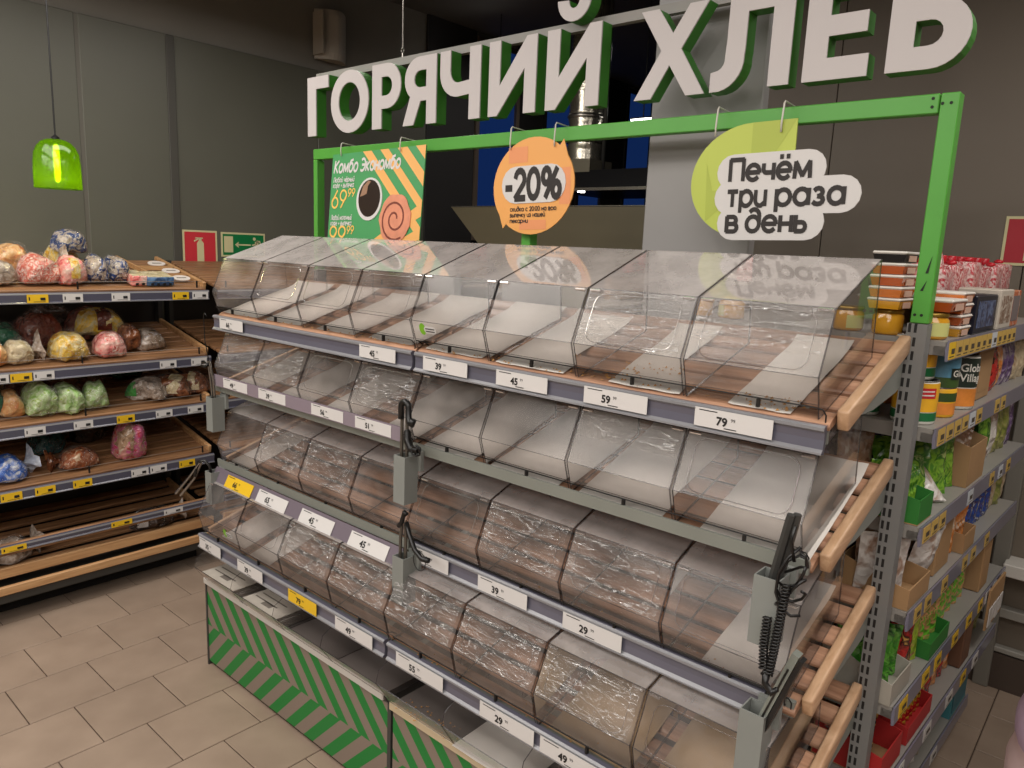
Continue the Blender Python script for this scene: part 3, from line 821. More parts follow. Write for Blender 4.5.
# ------------------------------------------------------------------ baking paper in the bins
def sheet_paper(k, xa, xb, ya, yb, label, mat=PAPER, skew=0.0, seed=0):
    def fn(u, v):
        y = ya+(yb-ya)*v
        x = xa+(xb-xa)*u+skew*v
        e = abs(u-0.5)*2
        z = zl(k, y)-0.0115+0.003*max(0, e-0.75)*4*(0.4+noise.noise(Vector((u*3, v*5, seed))))+0.0015*(1+noise.noise(Vector((u*4+seed, v*4, seed))))
        if v > 0.9: z += (v-0.9)*0.12
        return (x, y, z)
    mb = MB().grid(fn, 10, 12)
    top = len(mb.v)
    mb.grid(lambda u, v: tuple(Vector(fn(u, v))-Vector((0,0,0.0006))), 10, 12)
    c = thing('baking_paper', label, 'paper', ((xa+xb)/2, (ya+yb)/2, zl(k, (ya+yb)/2)), 0, 'paper sheets lining the bins')
    obj('sheet', mb, mat, c, True)
BROWNP = pbr('cardboard_liner', S(186,158,124), 0.7, 0, 0.08, 8)
PAP = [(0,0,.01,.27,.09,.44), (0,1,.02,.26,.09,.45), (0,2,.06,.27,.09,.42), (0,3,.05,.26,.09,.45), (0,4,.03,.26,.085,.46), (0,5,.02,.25,.08,.46), (0,6,.09,.28,.08,.43), (0,7,.10,.235,.08,.44),
       (1,0,.04,.24,.09,.42), (1,1,.05,.26,.09,.44), (1,2,.05,.25,.09,.42), (1,3,.1,.27,.085,.40), (1,4,.03,.24,.085,.46), (1,5,.01,.25,.08,.47), (1,6,.02,.26,.08,.47), (1,7,.06,.325,.08,.46),
       (2,0,.02,.17,.09,.44), (2,7,.085,.245,.08,.46), (3,0,.08,.26,.02,.42), (3,1,.02,.16,.01,.44)]
for k, i, a, b, ya, yb in PAP:
    x = XB+i*BW
    sheet_paper(k, x+a, min(x+b, 2.40), ya, yb, 'white baking paper in the %s bin from left on the rack\'s %s' % (ORD[i], LEVEL[k]), PAPER, random.uniform(-.015, .015), i+k*8)
for i, nm in ((6, 'seventh'), (7, 'last')):
    x = XB+i*BW
    sheet_paper(3, x+0.03, min(x+0.27, 2.40), 0.0, 0.45, 'brown cardboard liner in the %s bin of the fourth shelf' % nm, BROWNP, 0.0, i)

# ------------------------------------------------------------------ base trays: clear dividers, fronts, papers
for i in range(8):
    x = XB+i*BW
    o = thing('base_tray_bin', 'low open clear bin on the striped base, %s from left' % ORD[i], 'bin', (x+BW/2, 0.1, 0.385), 0, 'clear bins on the base deck')
    w = BW-gap
    yf_ = -0.011
    zt = 0.47; zb0 = 0.3985 if i < 4 else 0.389
    obj('front_panel', MB().sheet([(x, yf_, zb0), (x+w, yf_, zb0), (x+w, yf_-0.05, zt), (x, yf_-0.05, zt)], 0.003), [CLEAR, EDGE], o)
    obj('divider', MB().sheet([(x+w, -0.011, zb0), (x+w, -0.061, zt), (x+w, -0.05, 0.51), (x+w, 0.0, 0.537), (x+w, 0.30, 0.56), (x+w, 0.30, zb0)][::-1], 0.003), [CLEAR_SIDE, EDGE], o)
    if i == 0:
        obj('divider', MB().sheet([(x, -0.011, zb0), (x, -0.061, zt), (x, -0.05, 0.51), (x, 0.0, 0.537), (x, 0.30, 0.56), (x, 0.30, zb0)], 0.003), [CLEAR_SIDE, EDGE], o)
NEWS = pbr('newsprint', S(196,188,176), 0.7, 0, 0.06, 20)
for q, (xa, xb, n, zt0) in enumerate(((0.035, 0.30, 7, 0.3985), (0.345, 0.60, 6, 0.3985))):
    for j in range(n):
        th = 0.007
        z = zt0+j*(th+0.0008)
        a = 0.02*math.sin(j*2.3+q)
        R = Matrix.Translation(((xa+xb)/2, 0.112-0.004*j, z+th/2)) @ Matrix.Rotation(a, 4, 'Z')
        s = thing('folded_paper_stack' if False else 'newspaper', 'folded white newspaper, %s from the bottom of the %s pile on the base' % (ORD[j], ['left', 'right'][q]), 'newspaper', tuple(R.translation), 0, 'newspapers on the base deck')
        wd = (xb-xa)/2-0.008
        obj('folded_sheet', MB().rbox(-wd, wd, -0.125, 0.13, -th/2, th/2, 0.002, mat=R), NEWS if j == n-1 else PAPER, s)
        if j == n-1:
            m = MB()
            for r in range(6):
                m.box(-wd+0.02, wd-0.03-0.02*(r % 3), 0.07-0.03*r, 0.076-0.03*r, th/2, th/2+0.0004, mat=R)
            m.box(-0.03, 0.03, -0.10, -0.075, th/2, th/2+0.0004, mat=R)
            obj('print', m, pbr('news_ink', S(120,112,104), 0.8), s)
sheet_i = 0
for xa, xb, nm in ((1.50, 1.76, 'beside the 55 tag'), (1.79, 2.05, 'under the 29 tag'), (2.08, 2.34, 'at the right end')):
    def fn(u, v, xa=xa, xb=xb):
        return (xa+(xb-xa)*u, -0.02+0.36*v, 0.3875+0.004*(1+noise.noise(Vector((u*3+xa, v*3, 1)))))
    s = thing('tray_paper', 'white paper sheet on the right base deck, '+nm, 'paper', ((xa+xb)/2, 0.15, 0.386), 0, 'paper sheets on the base deck')
    obj('sheet', MB().grid(fn, 8, 8), PAPER, s, True)
crumb = MB()
rc = random.Random(3)
def crumbs(xa, xb, ya, yb, n, zf):
    for _ in range(n):
        x, y, r = rc.uniform(xa, xb), rc.uniform(ya, yb), rc.uniform(0.0015, 0.005)
        z = zf(y)
        crumb.add([(x+r*a, y+r*b, z+r*c) for a, b, c in ((1,0,0.3),(-.6,.8,.2),(-.6,-.8,.1),(0.1,0.1,1.2))], [(0,1,3),(1,2,3),(2,0,3),(0,2,1)])
crumbs(1.24, 1.55, -0.02, 0.06, 60, lambda y: 0.386)
crumbs(1.85, 2.05, 0.09, 0.2, 50, lambda y: zl(0, y)-0.008)
crumbs(2.2, 2.35, 0.085, 0.14, 30, lambda y: zl(0, y)-0.008)
crumbs(0.03, 2.38, 0.08, 0.10, 110, lambda y: zl(0, y)-0.010)
crumbs(1.20, 2.35, -0.005, 0.03, 90, lambda y: zl(3, y)-0.010)
crumbs(1.20, 2.35, 0.08, 0.12, 70, lambda y: zl(2, y)-0.010)
co = obj('bread_crumbs', crumb, pbr('crumb', S(190,140,80), 0.8)); tag(co, 'golden bread crumbs scattered over the bread rack', 'crumbs'); co['kind'] = 'stuff'

# ------------------------------------------------------------------ price tags
def price_tag(body, org, ex, ey, w, h, yellow, label, group, big=0.62, name='price_tag', cap=True):
    org = Vector(org); ex = Vector(ex).normalized(); ey = Vector(ey).normalized(); n = ex.cross(ey)
    t = thing(name, label, 'price tag', tuple(org), 0, group)
    m = MB(); slab(m, [(0,0),(w,0),(w,h),(0,h)], org, ex, ey, 0.001)
    obj('card', m, YELLOW if yellow else WHITE, t)
    p = MB()
    if body:
        put_text(p, body, org+ex*w*0.30+ey*h*0.22+n*0.0006, ex, ey, h*big*1.0, bold=0.035)
        put_text(p, '99', org+ex*(w*0.30+h*big*1.25)+ey*h*0.50+n*0.0006, ex, ey, h*big*0.4)
        if cap:
            for a, b, c in ((0.06, 0.30, 0.86), (0.40, 0.56, 0.08)):
                p.add([org+ex*w*q+ey*h*r+n*0.0006 for q, r in ((a,c),(b,c),(b,c+0.05),(a,c+0.05))], [(0,1,2,3)])
    else:
        for a, b, c, dd in ((0.62, 0.86, 0.28, 0.34), (0.30, 0.86, 0.12, 0.05), (0.08, 0.14, 0.3, 0.4)):
            p.add([org+ex*w*q+ey*h*r+n*0.0006 for q, r in ((a,c),(b,c),(b,c+dd),(a,c+dd))], [(0,1,2,3)])
    obj('print', p, INK, t)
    return t
EX = (1, 0, 0)
G1 = 'price tags on the bread rack'
TAGN = {}
def rack_tag(txt, x0, x1, y, z0, z1, lev, yellow=False, lean=0.0, extra=''):
    TAGN[lev] = TAGN.get(lev, -1)+1
    h = z1-z0
    price_tag(txt, (x0, y, z0), EX, (0, lean, 1), x1-x0, h, yellow, '%s price tag reading %s, %s from left on the bread rack\'s %s' % ('yellow' if yellow else 'white', txt, ORD[TAGN[lev]], lev), G1)
for txt, a, b, ex in (('66', .064, .239, ''), ('45', .956, 1.132, ', left bay'), ('39', 1.257, 1.438, ''), ('45', 1.547, 1.722, ', right bay'), ('59', 1.836, 2.013, ''), ('79', 2.132, 2.306, '')):
    rack_tag(txt, a, b, 0.0595, 1.456, 1.497, LEVEL[0], extra=ex)
for txt, a, b in (('49', .108, .288), ('39', .369, .55), ('56', .71, .891), ('51', .955, 1.134)):
    rack_tag(txt, a, b, 0.0445, 1.226, 1.264, LEVEL[1])
for txt, a, b, y_, ex in (('66', .12, .315, True, ''), ('65', .357, .555, False, ''), ('45', .645, .84, False, ', left of its twin'), ('45', .935, 1.13, False, ', beside the middle tong holder')):
    rack_tag(txt, a, b, 0.0275, 0.824, 0.872, LEVEL[2], y_, 0.5185, ex)
for txt, a, b in (('42', 1.222, 1.385), ('39', 1.507, 1.69), ('29', 1.812, 1.992)):
    rack_tag(txt, a, b, 0.0595, 0.853, 0.897, LEVEL[2])
for txt, a, b, y_, ex in (('35', .022, .194, False, ''), ('39', .325, .504, False, ''), ('79', .676, .847, True, ''), ('49', .954, 1.149, False, ', left bay'), ('55', 1.264, 1.47, False, ''), ('29', 1.617, 1.809, False, ''), ('49', 1.83, 2.03, False, ', right bay')):
    rack_tag(txt, a, b, -0.0335, 0.551, 0.596, LEVEL[3], y_, 0.0, ex)

# ------------------------------------------------------------------ tong holders and tongs
HOLD = pbr('holder_grey', S(130,133,129), 0.5, 0, 0.04, 6)
def holder(x0, z0, z1, label, y0=-0.002, w=0.05, d=0.052):
    t = thing('tong_holder', label, 'holder', (x0+w/2, y0+d/2, z0), 0, 'tong holders on the rack front')
    m = MB(); th = 0.003
    m.box(x0, x0+w, y0, y0+th, z0, z1); m.box(x0, x0+w, y0+d-th, y0+d, z0, z1)
    m.box(x0, x0+th, y0+th, y0+d-th, z0, z1); m.box(x0+w-th, x0+w, y0+th, y0+d-th, z0, z1)
    m.box(x0+th, x0+w-th, y0+th, y0+d-th, z0, z0+th)
    obj('tube', m, HOLD, t)
    obj('hook_plate', MB().box(x0+w*0.3, x0+w+0.012, y0+d, y0+d+0.012, z1-0.05, z1+0.012), HOLD, t)
    return t
def arc(c, r, a0, a1, n, ax=(1,0,0), ay=(0,0,1)):
    c = Vector(c); ax = Vector(ax); ay = Vector(ay)
    return [c+ax*r*math.cos(math.radians(a0+(a1-a0)*i/n))+ay*r*math.sin(math.radians(a0+(a1-a0)*i/n)) for i in range(n+1)]
def coil(mb, pts, r=0.007, turns=60, wr=0.0022, n=5):
    """spiral telephone cord along a path"""
    pts = [Vector(p) for p in pts]
    seg = [0]
    for a, b in zip(pts, pts[1:]): seg.append(seg[-1]+(b-a).length)
    L = seg[-1]
    def at(s):
        for i in range(len(pts)-1):
            if s <= seg[i+1] or i == len(pts)-2:
                q = (s-seg[i])/max(1e-9, seg[i+1]-seg[i]); return pts[i].lerp(pts[i+1], q), (pts[i+1]-pts[i]).normalized()
    out = []
    m = turns*7
    for j in range(m+1):
        p, t = at(L*j/m)
        a = t.orthogonal().normalized() if abs(t.z) < 0.99 else Vector((1,0,0))
        a = (Vector((1,0,0))-t*t.x).normalized() if abs(t.x) < 0.95 else Vector((0,0,1))
        b = t.cross(a)
        an = 2*math.pi*turns*j/m
        out.append(p+(a*math.cos(an)+b*math.sin(an))*r)
    mb.tube(out, wr, n)
RUB = pbr('black_rubber', S(18,17,17), 0.35)
def tongs(x, y, z, label, h=0.13, lean=0.0, kind=0):
    t = thing('bread_tongs', label, 'tongs', (x, y, z-0.08), 0, 'bread tongs in the holders')
    for s in (-1, 1):
        pts = [(x-0.006+s*0.012, y, z-0.09), (x-0.006+s*0.012+lean*0.5, y, z+h*0.5), (x-0.006+s*0.009+lean, y, z+h)]
        m = MB()
        for a, b in zip(pts, pts[1:]):
            m.tube([a, b], [0.0055, 0.0055], 6)
        obj('arm', m, pbr('worn_steel', S(92,86,78), 0.4, 0.5, 0.1, 20), t)
    g = MB()
    top = (x+lean, y, z+h)
    if kind == 0:
        g.tube([(x-0.018+lean, y-0.003, z+h*0.72), (x-0.018+lean, y-0.003, z+h*0.97)]+arc((x-0.002+lean, y-0.003, z+h*0.97), 0.016, 180, 0, 8)[1:]+[(x+0.018+lean, y-0.006, z+h*0.80), (x+0.028+lean, y-0.010, z+h*0.70), (x+0.040+lean, y-0.012, z+h*0.68), (x+0.046+lean, y-0.012, z+h*0.78)], 0.0095, 10)
        obj('rubber_grip', g, RUB, t, True)
        c = MB(); coil(c, [(x+0.008+lean, y, z+h*0.50), (x+0.020, y-0.01, z+h*0.33), (x+0.042, y-0.016, z+h*0.20), (x+0.075, y-0.016, z+h*0.22)], 0.0085, 26, 0.003)
        c.tube([Vector((x+0.068, y-0.02, z+h*0.20))+Vector((0.014*math.cos(a*0.8), 0.006*math.sin(a*1.1), 0.016*math.sin(a*0.8))) for a in range(16)], 0.003, 6)
        obj('coiled_cord', c, RUB, t, True)
    elif kind == 1:
        g.tube([(x-0.022, y-0.004, z+h*0.82), (x-0.008, y-0.004, z+h*0.95), (x+0.004, y-0.004, z+h*1.28), (x+0.014, y-0.004, z+h*1.24)], 0.0075, 8)
        obj('rubber_grip', g, RUB, t, True)
        c = MB(); c.tube([(x+0.01, y, z+h*0.97), (x+0.035, y-0.012, z+h*0.78), (x+0.07, y-0.02, z+h*0.42), (x+0.105, y-0.022, z+h*0.26), (x+0.135, y-0.022, z+h*0.30)], 0.008, 8)
        c.tube([Vector((0.095, -0.022, 0))+Vector((x, y, z+h*0.17))+Vector((0.026*math.cos(a*math.pi/8), 0, 0.03*math.sin(a*math.pi/8))) for a in range(17)], 0.0015, 5)
        obj('cord', c, RUB, t, True)
    return t
holder(1.204, 1.05, 1.197, 'grey tong holder on the middle upright, under the second shelf')
holder(1.204, 0.728, 0.878, 'grey tong holder on the middle upright, under the third shelf')
holder(0.010, 1.035, 1.175, 'grey tong holder at the left end, under the second shelf', 0.02)
holder(-0.002, 0.728, 0.862, 'grey tong holder at the left end, under the third shelf', 0.012)
holder(2.330, 1.055, 1.20, 'grey tong holder on the right end with black coiled cord', -0.02, 0.052, 0.055)
holder(2.330, 0.62, 0.905, 'long grey tong holder low on the right end', -0.02, 0.052, 0.055)
tongs(1.229, 0.022, 1.197, 'steel tongs with a hooked black grip standing in the middle holder', 0.15, 0.0, 0)
tongs(1.229, 0.022, 0.878, 'steel tongs with a drooping black cord in the lower middle holder', 0.11, 0.004, 1)
# left end: straight pair on top, tipped pair below
t = thing('bread_tongs', 'thin dark tongs hooked high at the rack\'s left end', 'tongs', (0.03, 0.045, 1.10), 0, 'bread tongs in the holders')
for s in (-1, 1):
    obj('arm', MB().tube([(0.035+s*0.009, 0.045, 1.10), (0.028+s*0.011, 0.04, 1.24), (0.016+s*0.006, 0.035, 1.32)], 0.005, 6), CHROME, t)
obj('cord', MB().tube([(0.016, 0.035, 1.32), (-0.002, 0.03, 1.40), (-0.006, 0.03, 1.50), (0.006, 0.028, 1.512), (0.02, 0.03, 1.500)], 0.0022, 6), RUB, t, True)
obj('knot', MB().tube([(-0.03, 0.03, 1.305), (-0.008, 0.028, 1.312), (0.02, 0.028, 1.308), (0.012, 0.02, 1.296), (-0.018, 0.02, 1.298)], 0.005, 6), RUB, t, True)
t = thing('bread_tongs', 'steel tongs tipped outward with a black strap at the left end', 'tongs', (0.02, 0.035, 0.80), 0, 'bread tongs in the holders')
obj('arm', MB().tube([(-0.02, 0.0, 0.895), (-0.08, -0.02, 0.82), (-0.15, -0.045, 0.74)], [0.004, 0.005, 0.006], 6), CHROME, t)
obj('arm', MB().tube([(-0.016, 0.006, 0.895), (-0.072, 0.0, 0.815), (-0.14, -0.03, 0.73)], [0.004, 0.005, 0.006], 6), CHROME, t)
obj('strap', MB().tube([(0.02, 0.03, 0.84), (0.018, 0.022, 0.885), (0.0, 0.012, 0.905), (-0.028, 0.0, 0.9), (-0.045, -0.006, 0.86), (-0.05, -0.01, 0.83)], 0.006, 6), RUB, t, True)
# right end
t = thing('bread_tongs', 'dark steel tongs sticking up beside a black coiled cord', 'tongs', (2.352, 0.005, 1.10), 0, 'bread tongs in the holders')
for s, dy in ((-1, 0.0), (1, 0.012)):
    obj('arm', MB().tube([(2.350+s*0.006, 0.004+dy, 1.09), (2.366+s*0.005, 0.0+dy, 1.20), (2.388+s*0.004, -0.004+dy, 1.335)], 0.0085, 6), STEEL_D, t)
c = MB()
coil(c, [(2.40, -0.03, 1.205), (2.397, -0.036, 1.14), (2.392, -0.04, 1.06), (2.388, -0.042, 1.015), (2.378, -0.044, 1.02), (2.372, -0.04, 1.07), (2.372, -0.036, 1.13)], 0.0075, 46, 0.0024)
obj('coiled_cord', c, RUB, t, True)
c = MB()
for j in range(5):
    a0 = j*1.3
    c.tube([Vector((2.405, -0.02, 1.245))+Vector((0.026*math.cos(a*0.7+a0), 0.012*math.sin(a*0.9+a0*2), 0.036*math.sin(a*0.7+a0*1.4)-0.01*a)) for a in range(9)], 0.003, 6)
c.tube([(2.40, -0.02, 1.32), (2.395, -0.022, 1.29), (2.405, -0.02, 1.25)], 0.0035, 6)
obj('cord_tangle', c, RUB, t, True)
obj('swivel', MB().tube([(2.384, -0.042, 1.02), (2.386, -0.05, 1.0), (2.40, -0.05, 0.985), (2.41, -0.045, 0.995)], [0.009, 0.007, 0.008, 0.005], 8), RUB, t, True)
t = thing('bread_tongs', 'flat grey and black tongs leaning out of the low right holder', 'tongs', (2.36, 0.0, 0.80), 0, 'bread tongs in the holders')
Rm = Matrix.Translation((2.365, 0.004, 0.86)) @ Matrix.Rotation(math.radians(18), 4, 'Y')
obj('arm', MB().box(-0.012, 0.003, -0.012, 0.012, -0.06, 0.205, mat=Rm), pbr('tong_grey', S(128,132,124), 0.4), t)
obj('arm', MB().box(0.005, 0.014, -0.012, 0.012, -0.06, 0.20, mat=Rm), BLACK, t)
obj('groove', MB().box(-0.006, -0.002, -0.0135, -0.0121, -0.03, 0.17, mat=Rm), BLACK, t)
# ================================================================== HANGING SIGN
def outline_mesh(name, loops, y_front, depth, mats, face_y=None):
    """solid from closed outlines (holes included) in the x,z plane"""
    c = bpy.data.curves.new(name, 'CURVE'); c.dimensions = '2D'; c.fill_mode = 'BOTH'; c.extrude = depth/2
    for lp in loops:
        sp = c.splines.new('POLY'); sp.points.add(len(lp)-1); sp.use_cyclic_u = True
        for p, q in zip(sp.points, lp): p.co = (q[0], q[1], 0, 1)
    o = bpy.data.objects.new(name, c); COL.objects.link(o)
    me = bpy.data.meshes.new_from_object(o.evaluated_get(bpy.context.evaluated_depsgraph_get()))
    bpy.data.objects.remove(o); bpy.data.curves.remove(c)
    mb = MB(); mb.add([(v.co.x, y_front+depth/2-v.co.z, v.co.y) for v in me.vertices], [tuple(p.vertices) for p in me.polygons])
    bpy.data.meshes.remove(me)
    return mb
ZB, ZT = 2.243, 2.477
def bez_arc(cx, cz, rx, rz, a0, a1, n=10):
    return [(cx+rx*math.cos(math.radians(a0+(a1-a0)*i/n)), cz+rz*math.sin(math.radians(a0+(a1-a0)*i/n))) for i in range(n+1)]
def L_G(): return [[(.026,ZB),(.086,ZB),(.086,ZT-.048),(.173,ZT-.048),(.173,ZT),(.026,ZT)]]
def L_O(): return [bez_arc(.312,2.36,.122,.119,0,350,35), bez_arc(.311,2.36,.069,.073,0,350,30)]
def L_R():
    return [[(.456,ZB),(.512,ZB),(.512,2.315),(.545,2.315)]+bez_arc(.545,2.396,.079,.081,-90,90,12)[1:]+[(.456,ZT)],
            [(.512,2.362),(.540,2.362)]+bez_arc(.540,2.396,.034,.034,-90,90,8)[1:]+[(.512,2.43)]]
def L_YA():
    return [[(.815,ZT),(.725,ZT)]+bez_arc(.725,2.402,.079,.075,90,232,12)[1:]+[(.636,ZB),(.694,ZB),(.732,2.325),(.764,2.325),(.764,ZB),(.815,ZB)],
            [(.762,2.43),(.728,2.43)]+bez_arc(.728,2.401,.030,.029,90,270,8)[1:]+[(.762,2.372)]]
def L_CH():
    return [[(.834,ZT),(.885,ZT),(.885,2.41)]+bez_arc(.925,2.41,.040,.042,180,270,6)[1:]+[(.978,2.372),(.978,ZT),(1.030,ZT),(1.030,ZB),(.978,ZB),(.978,2.326),(.92,2.322)]+bez_arc(.92,2.405,.086,.083,270,180,8)[1:]]
def L_I(a, b):
    w = .049
    return [[(a,ZT),(a+w,ZT),(a+w,2.337),(b-.042,ZT),(b,ZT),(b,ZB),(b-w,ZB),(b-w,2.381),(a+.040,ZB),(a,ZB)]]
def L_BR(cx): return [bez_arc(cx,2.555,.062,.064,180,360,14)+bez_arc(cx,2.552,.020,.024,360,180,10)]
def L_H(): return [[(1.647,ZT),(1.703,ZT),(1.751,2.409),(1.797,ZT),(1.852,ZT),(1.779,2.366),(1.857,ZB),(1.802,ZB),(1.746,2.327),(1.693,ZB),(1.639,ZB),(1.718,2.367)]]
def L_L(): return [[(1.913,ZT),(2.083,ZT),(2.083,ZB),(2.030,ZB),(2.030,2.431),(1.964,2.431),(1.963,2.34)]+bez_arc(1.888,2.32,.074,.077,5,-95,8)+[(1.872,2.243),(1.872,2.292)]+bez_arc(1.884,2.322,.026,.028,-90,10,5)+[(1.912,2.37)]]
def L_E(): return [[(2.116,ZB),(2.266,ZB),(2.266,2.293),(2.171,2.293),(2.171,2.342),(2.257,2.342),(2.257,2.388),(2.171,2.388),(2.171,2.430),(2.264,2.430),(2.264,ZT),(2.116,ZT)]]
def L_B(): return [[(2.305,ZB),(2.395,ZB)]+bez_arc(2.395,2.318,.075,.075,-90,90,14)[1:]+[(2.359,2.393),(2.359,2.430),(2.45,2.430),(2.45,ZT),(2.305,ZT)],
                   [(2.359,2.292),(2.388,2.292)]+bez_arc(2.388,2.319,.028,.027,-90,90,8)[1:]+[(2.359,2.346)]]
hs = thing('hanging_letter_sign', 'long hanging sign of white letters with green sides above the bread rack', 'sign', (1.25, 0.53, ZB))
for lp in (L_G(), L_O(), L_R(), L_YA(), L_CH(), L_I(1.069, 1.272), L_I(1.313, 1.514)+L_BR(1.408), L_H(), L_L(), L_E(), L_B()):
    body = obj('letter', outline_mesh('letter', lp, 0.503, 0.046, None), SIGNG, hs)
    obj('face', outline_mesh('face', lp, 0.498, 0.005, None), SIGNW, body)
obj('bar', MB().box(0.01, 2.49, 0.552, 0.575, 2.478, 2.506), pbr('bar_grey', S(140,137,132), 0.5, 0, 0.05, 5), hs)
for x in (0.555, 1.9):
    m = MB(); m.tube([(x, 0.563, 2.506), (x, 0.563, 2.524)], 0.003, 6)
    m.tube(arc((x, 0.563, 2.532), 0.008, -90, 200, 8), 0.0018, 5)
    m.tube([(x, 0.563, 2.54), (x, 0.563, CEIL_Z)], 0.0022, 5)
    obj('suspension_rod', m, CHROME, hs)

# ================================================================== GREEN PROMO FRAME
pf = thing('promo_gantry', 'green steel gantry of posts and beam on top of the bread rack', 'gantry', (1.25, 0.52, 1.686))
for a, b in ((0.058, 0.085), (1.236, 1.274), (2.428, 2.466)):
    obj('post', MB().rbox(a, b, 0.502, 0.54, 1.686, 2.19 if a > 2 else 2.147, 0.002), GREEN, pf)
bm_ = obj('beam', MB().rbox(0.058, 2.426, 0.502, 0.535, 2.148, 2.19, 0.002), GREEN, pf)
m = MB()
for x, z in ((2.413, 2.180), (2.413, 2.162), (2.433, 2.168), (2.45, 2.168), (2.436, 1.705), (2.45, 1.705), (1.30, 2.196), (1.275, 2.196), (1.325, 2.196)):
    if z > 2.19: continue
    m.lathe([(0.0035, 0), (0.0035, 0.0006)], (0, 0, 0), 10, mat=Matrix.Translation((x, 0.5016, z)) @ Matrix.Rotation(math.pi/2, 4, 'X'))
obj('bolt_hole', m, pbr('hole_dark', S(20,30,16), 0.7), pf)
m = MB()
for a, b, c, d in ((2.446, 1.80, 2.456, 1.84), (2.440, 1.76, 2.452, 1.785)):
    m.add([(a, 0.5008, b), (a+0.006, 0.5008, b), (c, 0.5008, d)], [(0,1,2)])
obj('scuff', m, MATS['hole_dark'], pf)

def hook(parent, x, z_low, y=0.47):
    m = MB().tube([(x, y-0.004, z_low), (x, y-0.006, z_low+0.02), (x+0.002, y-0.005, 2.192), (x+0.002, y, 2.198), (x+0.002, 0.538, 2.1945), (x+0.002, 0.541, 2.18)], 0.0024, 6)
    obj('hook', m, ZINC, parent, True)
UX, UZ = (1, 0, 0), (0, 0, 1)
# ---- combo board leaning on the covers
cb = thing('promo_board', 'green and orange coffee combo board with two prices', 'sign', (0.515, 0.45, 1.80))
ey = Vector((-0.02, 0.045, 0.36)).normalized(); ex = Vector((1, 0, 0.018)).normalized()
BO = Vector((0.243, 0.471, 2.156)); Wb, Hb = 0.556, 0.36
slab_m = MB(); slab(slab_m, [(0,0),(0,-Hb),(Wb,-Hb),(Wb,0)], BO, ex, ey, 0.004)
obj('board', slab_m, pbr('board_green', S(70,150,90), 0.5, 0, 0.03, 5), cb)
nb = ex.cross(ey).normalized()
ks = 0.95
def clip_band(x0, wd):
    a = [(x0,0),(x0+wd,0),(Wb,-(Wb-x0-wd)*ks),(Wb,-(Wb-x0)*ks)]
    return a
for x0, wd in ((0.195,0.052),(0.300,0.048),(0.40,0.055),(0.502,0.054)):
    pts = clip_band(x0, wd) if x0+wd < Wb else [(x0,0),(Wb,0),(Wb,-(Wb-x0)*ks)]
    st = MB(); poly_face(st, pts, BO, ex, ey, 0.0006); obj('orange_band', st, pbr('board_orange', S(232,174,100), 0.5), cb)
for pts in ([(Wb,-0.205),(0.255,-Hb),(0.315,-Hb),(Wb,-0.255)], [(Wb,-0.295),(0.395,-Hb),(0.455,-Hb),(Wb,-0.338)]):
    st = MB(); poly_face(st, pts, BO, ex, ey, 0.0007); obj('orange_band', st, MATS['board_orange'], cb)
tm = MB(); strokes(tm, 'Комбо', BO+ex*0.016-ey*0.074+nb*0.0012, ex, ey, 0.066, 0.150, 0.145, 0.22); obj('title_lettering', tm, WHITE, cb)
tm = MB(); strokes(tm, 'Экономбо', BO+ex*0.186-ey*0.074+nb*0.0012, ex, ey, 0.066, 0.234, 0.145, 0.22); obj('title_lettering', tm, WHITE, cb)
for s_, yy in (('Любой чёрный', -0.112), ('кофе + выпечка', -0.134), ('Любой молочный', -0.262), ('кофе + выпечка', -0.284)):
    tm = MB(); strokes(tm, s_, BO+ex*0.016+ey*yy+nb*0.0012, ex, ey, 0.026, 0.135, 0.14, 0.22)
    obj('line_lettering', tm, WHITE, cb)
for s_, a_, b_, sz, wd, st_ in (('69', 0.016, -0.214, 0.098, 0.092, 0.075), ('99', 0.120, -0.172, 0.044, 0.042, 0.10), ('99', 0.016, -0.357, 0.098, 0.100, 0.075), ('99', 0.128, -0.318, 0.044, 0.042, 0.10)):
    tm = MB(); strokes(tm, s_, BO+ex*a_+ey*b_+nb*0.0012, ex, ey, sz, wd, st_)
    obj('price_lettering', tm, pbr('board_price', S(244,190,96), 0.5), cb)
cup = MB(); slab(cup, ell(0.255,-0.185,0.078,0.082,30), BO, ex, ey, 0.003, 0.003)
cu = obj('cup_print', cup, WHITE, cb)
cup = MB(); poly_face(cup, ell(0.256,-0.182,0.066,0.071,28), BO, ex, ey, 0.0036)
obj('coffee', cup, pbr('coffee', S(40,26,20), 0.3), cu)
cup = MB(); poly_face(cup, [(0.20,-0.175),(0.215,-0.135),(0.245,-0.115),(0.262,-0.118),(0.245,-0.135),(0.240,-0.165),(0.215,-0.172)], BO, ex, ey, 0.0042)
obj('foam', cup, pbr('foam', S(150,116,92), 0.5), cu)
pas = MB(); slab(pas, [(0.415+0.088*math.cos(a*0.2)*(1+0.04*math.sin(a*1.7)), -0.262+0.092*math.sin(a*0.2)*(1+0.04*math.sin(a*1.3+1))) for a in range(31)], BO, ex, ey, 0.003, 0.004)
pa = obj('bun_print', pas, pbr('bun', S(214,140,110), 0.5, 0, 0.1, 30), cb)
sp = MB()
spts = [BO+ex*(0.415+r*math.cos(a))+ey*(-0.262+r*math.sin(a))+nb*0.0045 for a, r in [(i*0.35, 0.012+0.0021*i) for i in range(34)]]
for a, b in zip(spts, spts[1:]):
    dd = (b-a).normalized().cross(nb)*0.004
    sp.add([a-dd, a+dd, b+dd, b-dd], [(0,1,2,3)])
obj('bun_swirl', sp, pbr('bun_dark', S(120,58,44), 0.5), pa)
for x in (0.305, 0.665): hook(cb, x, 2.148, 0.469)
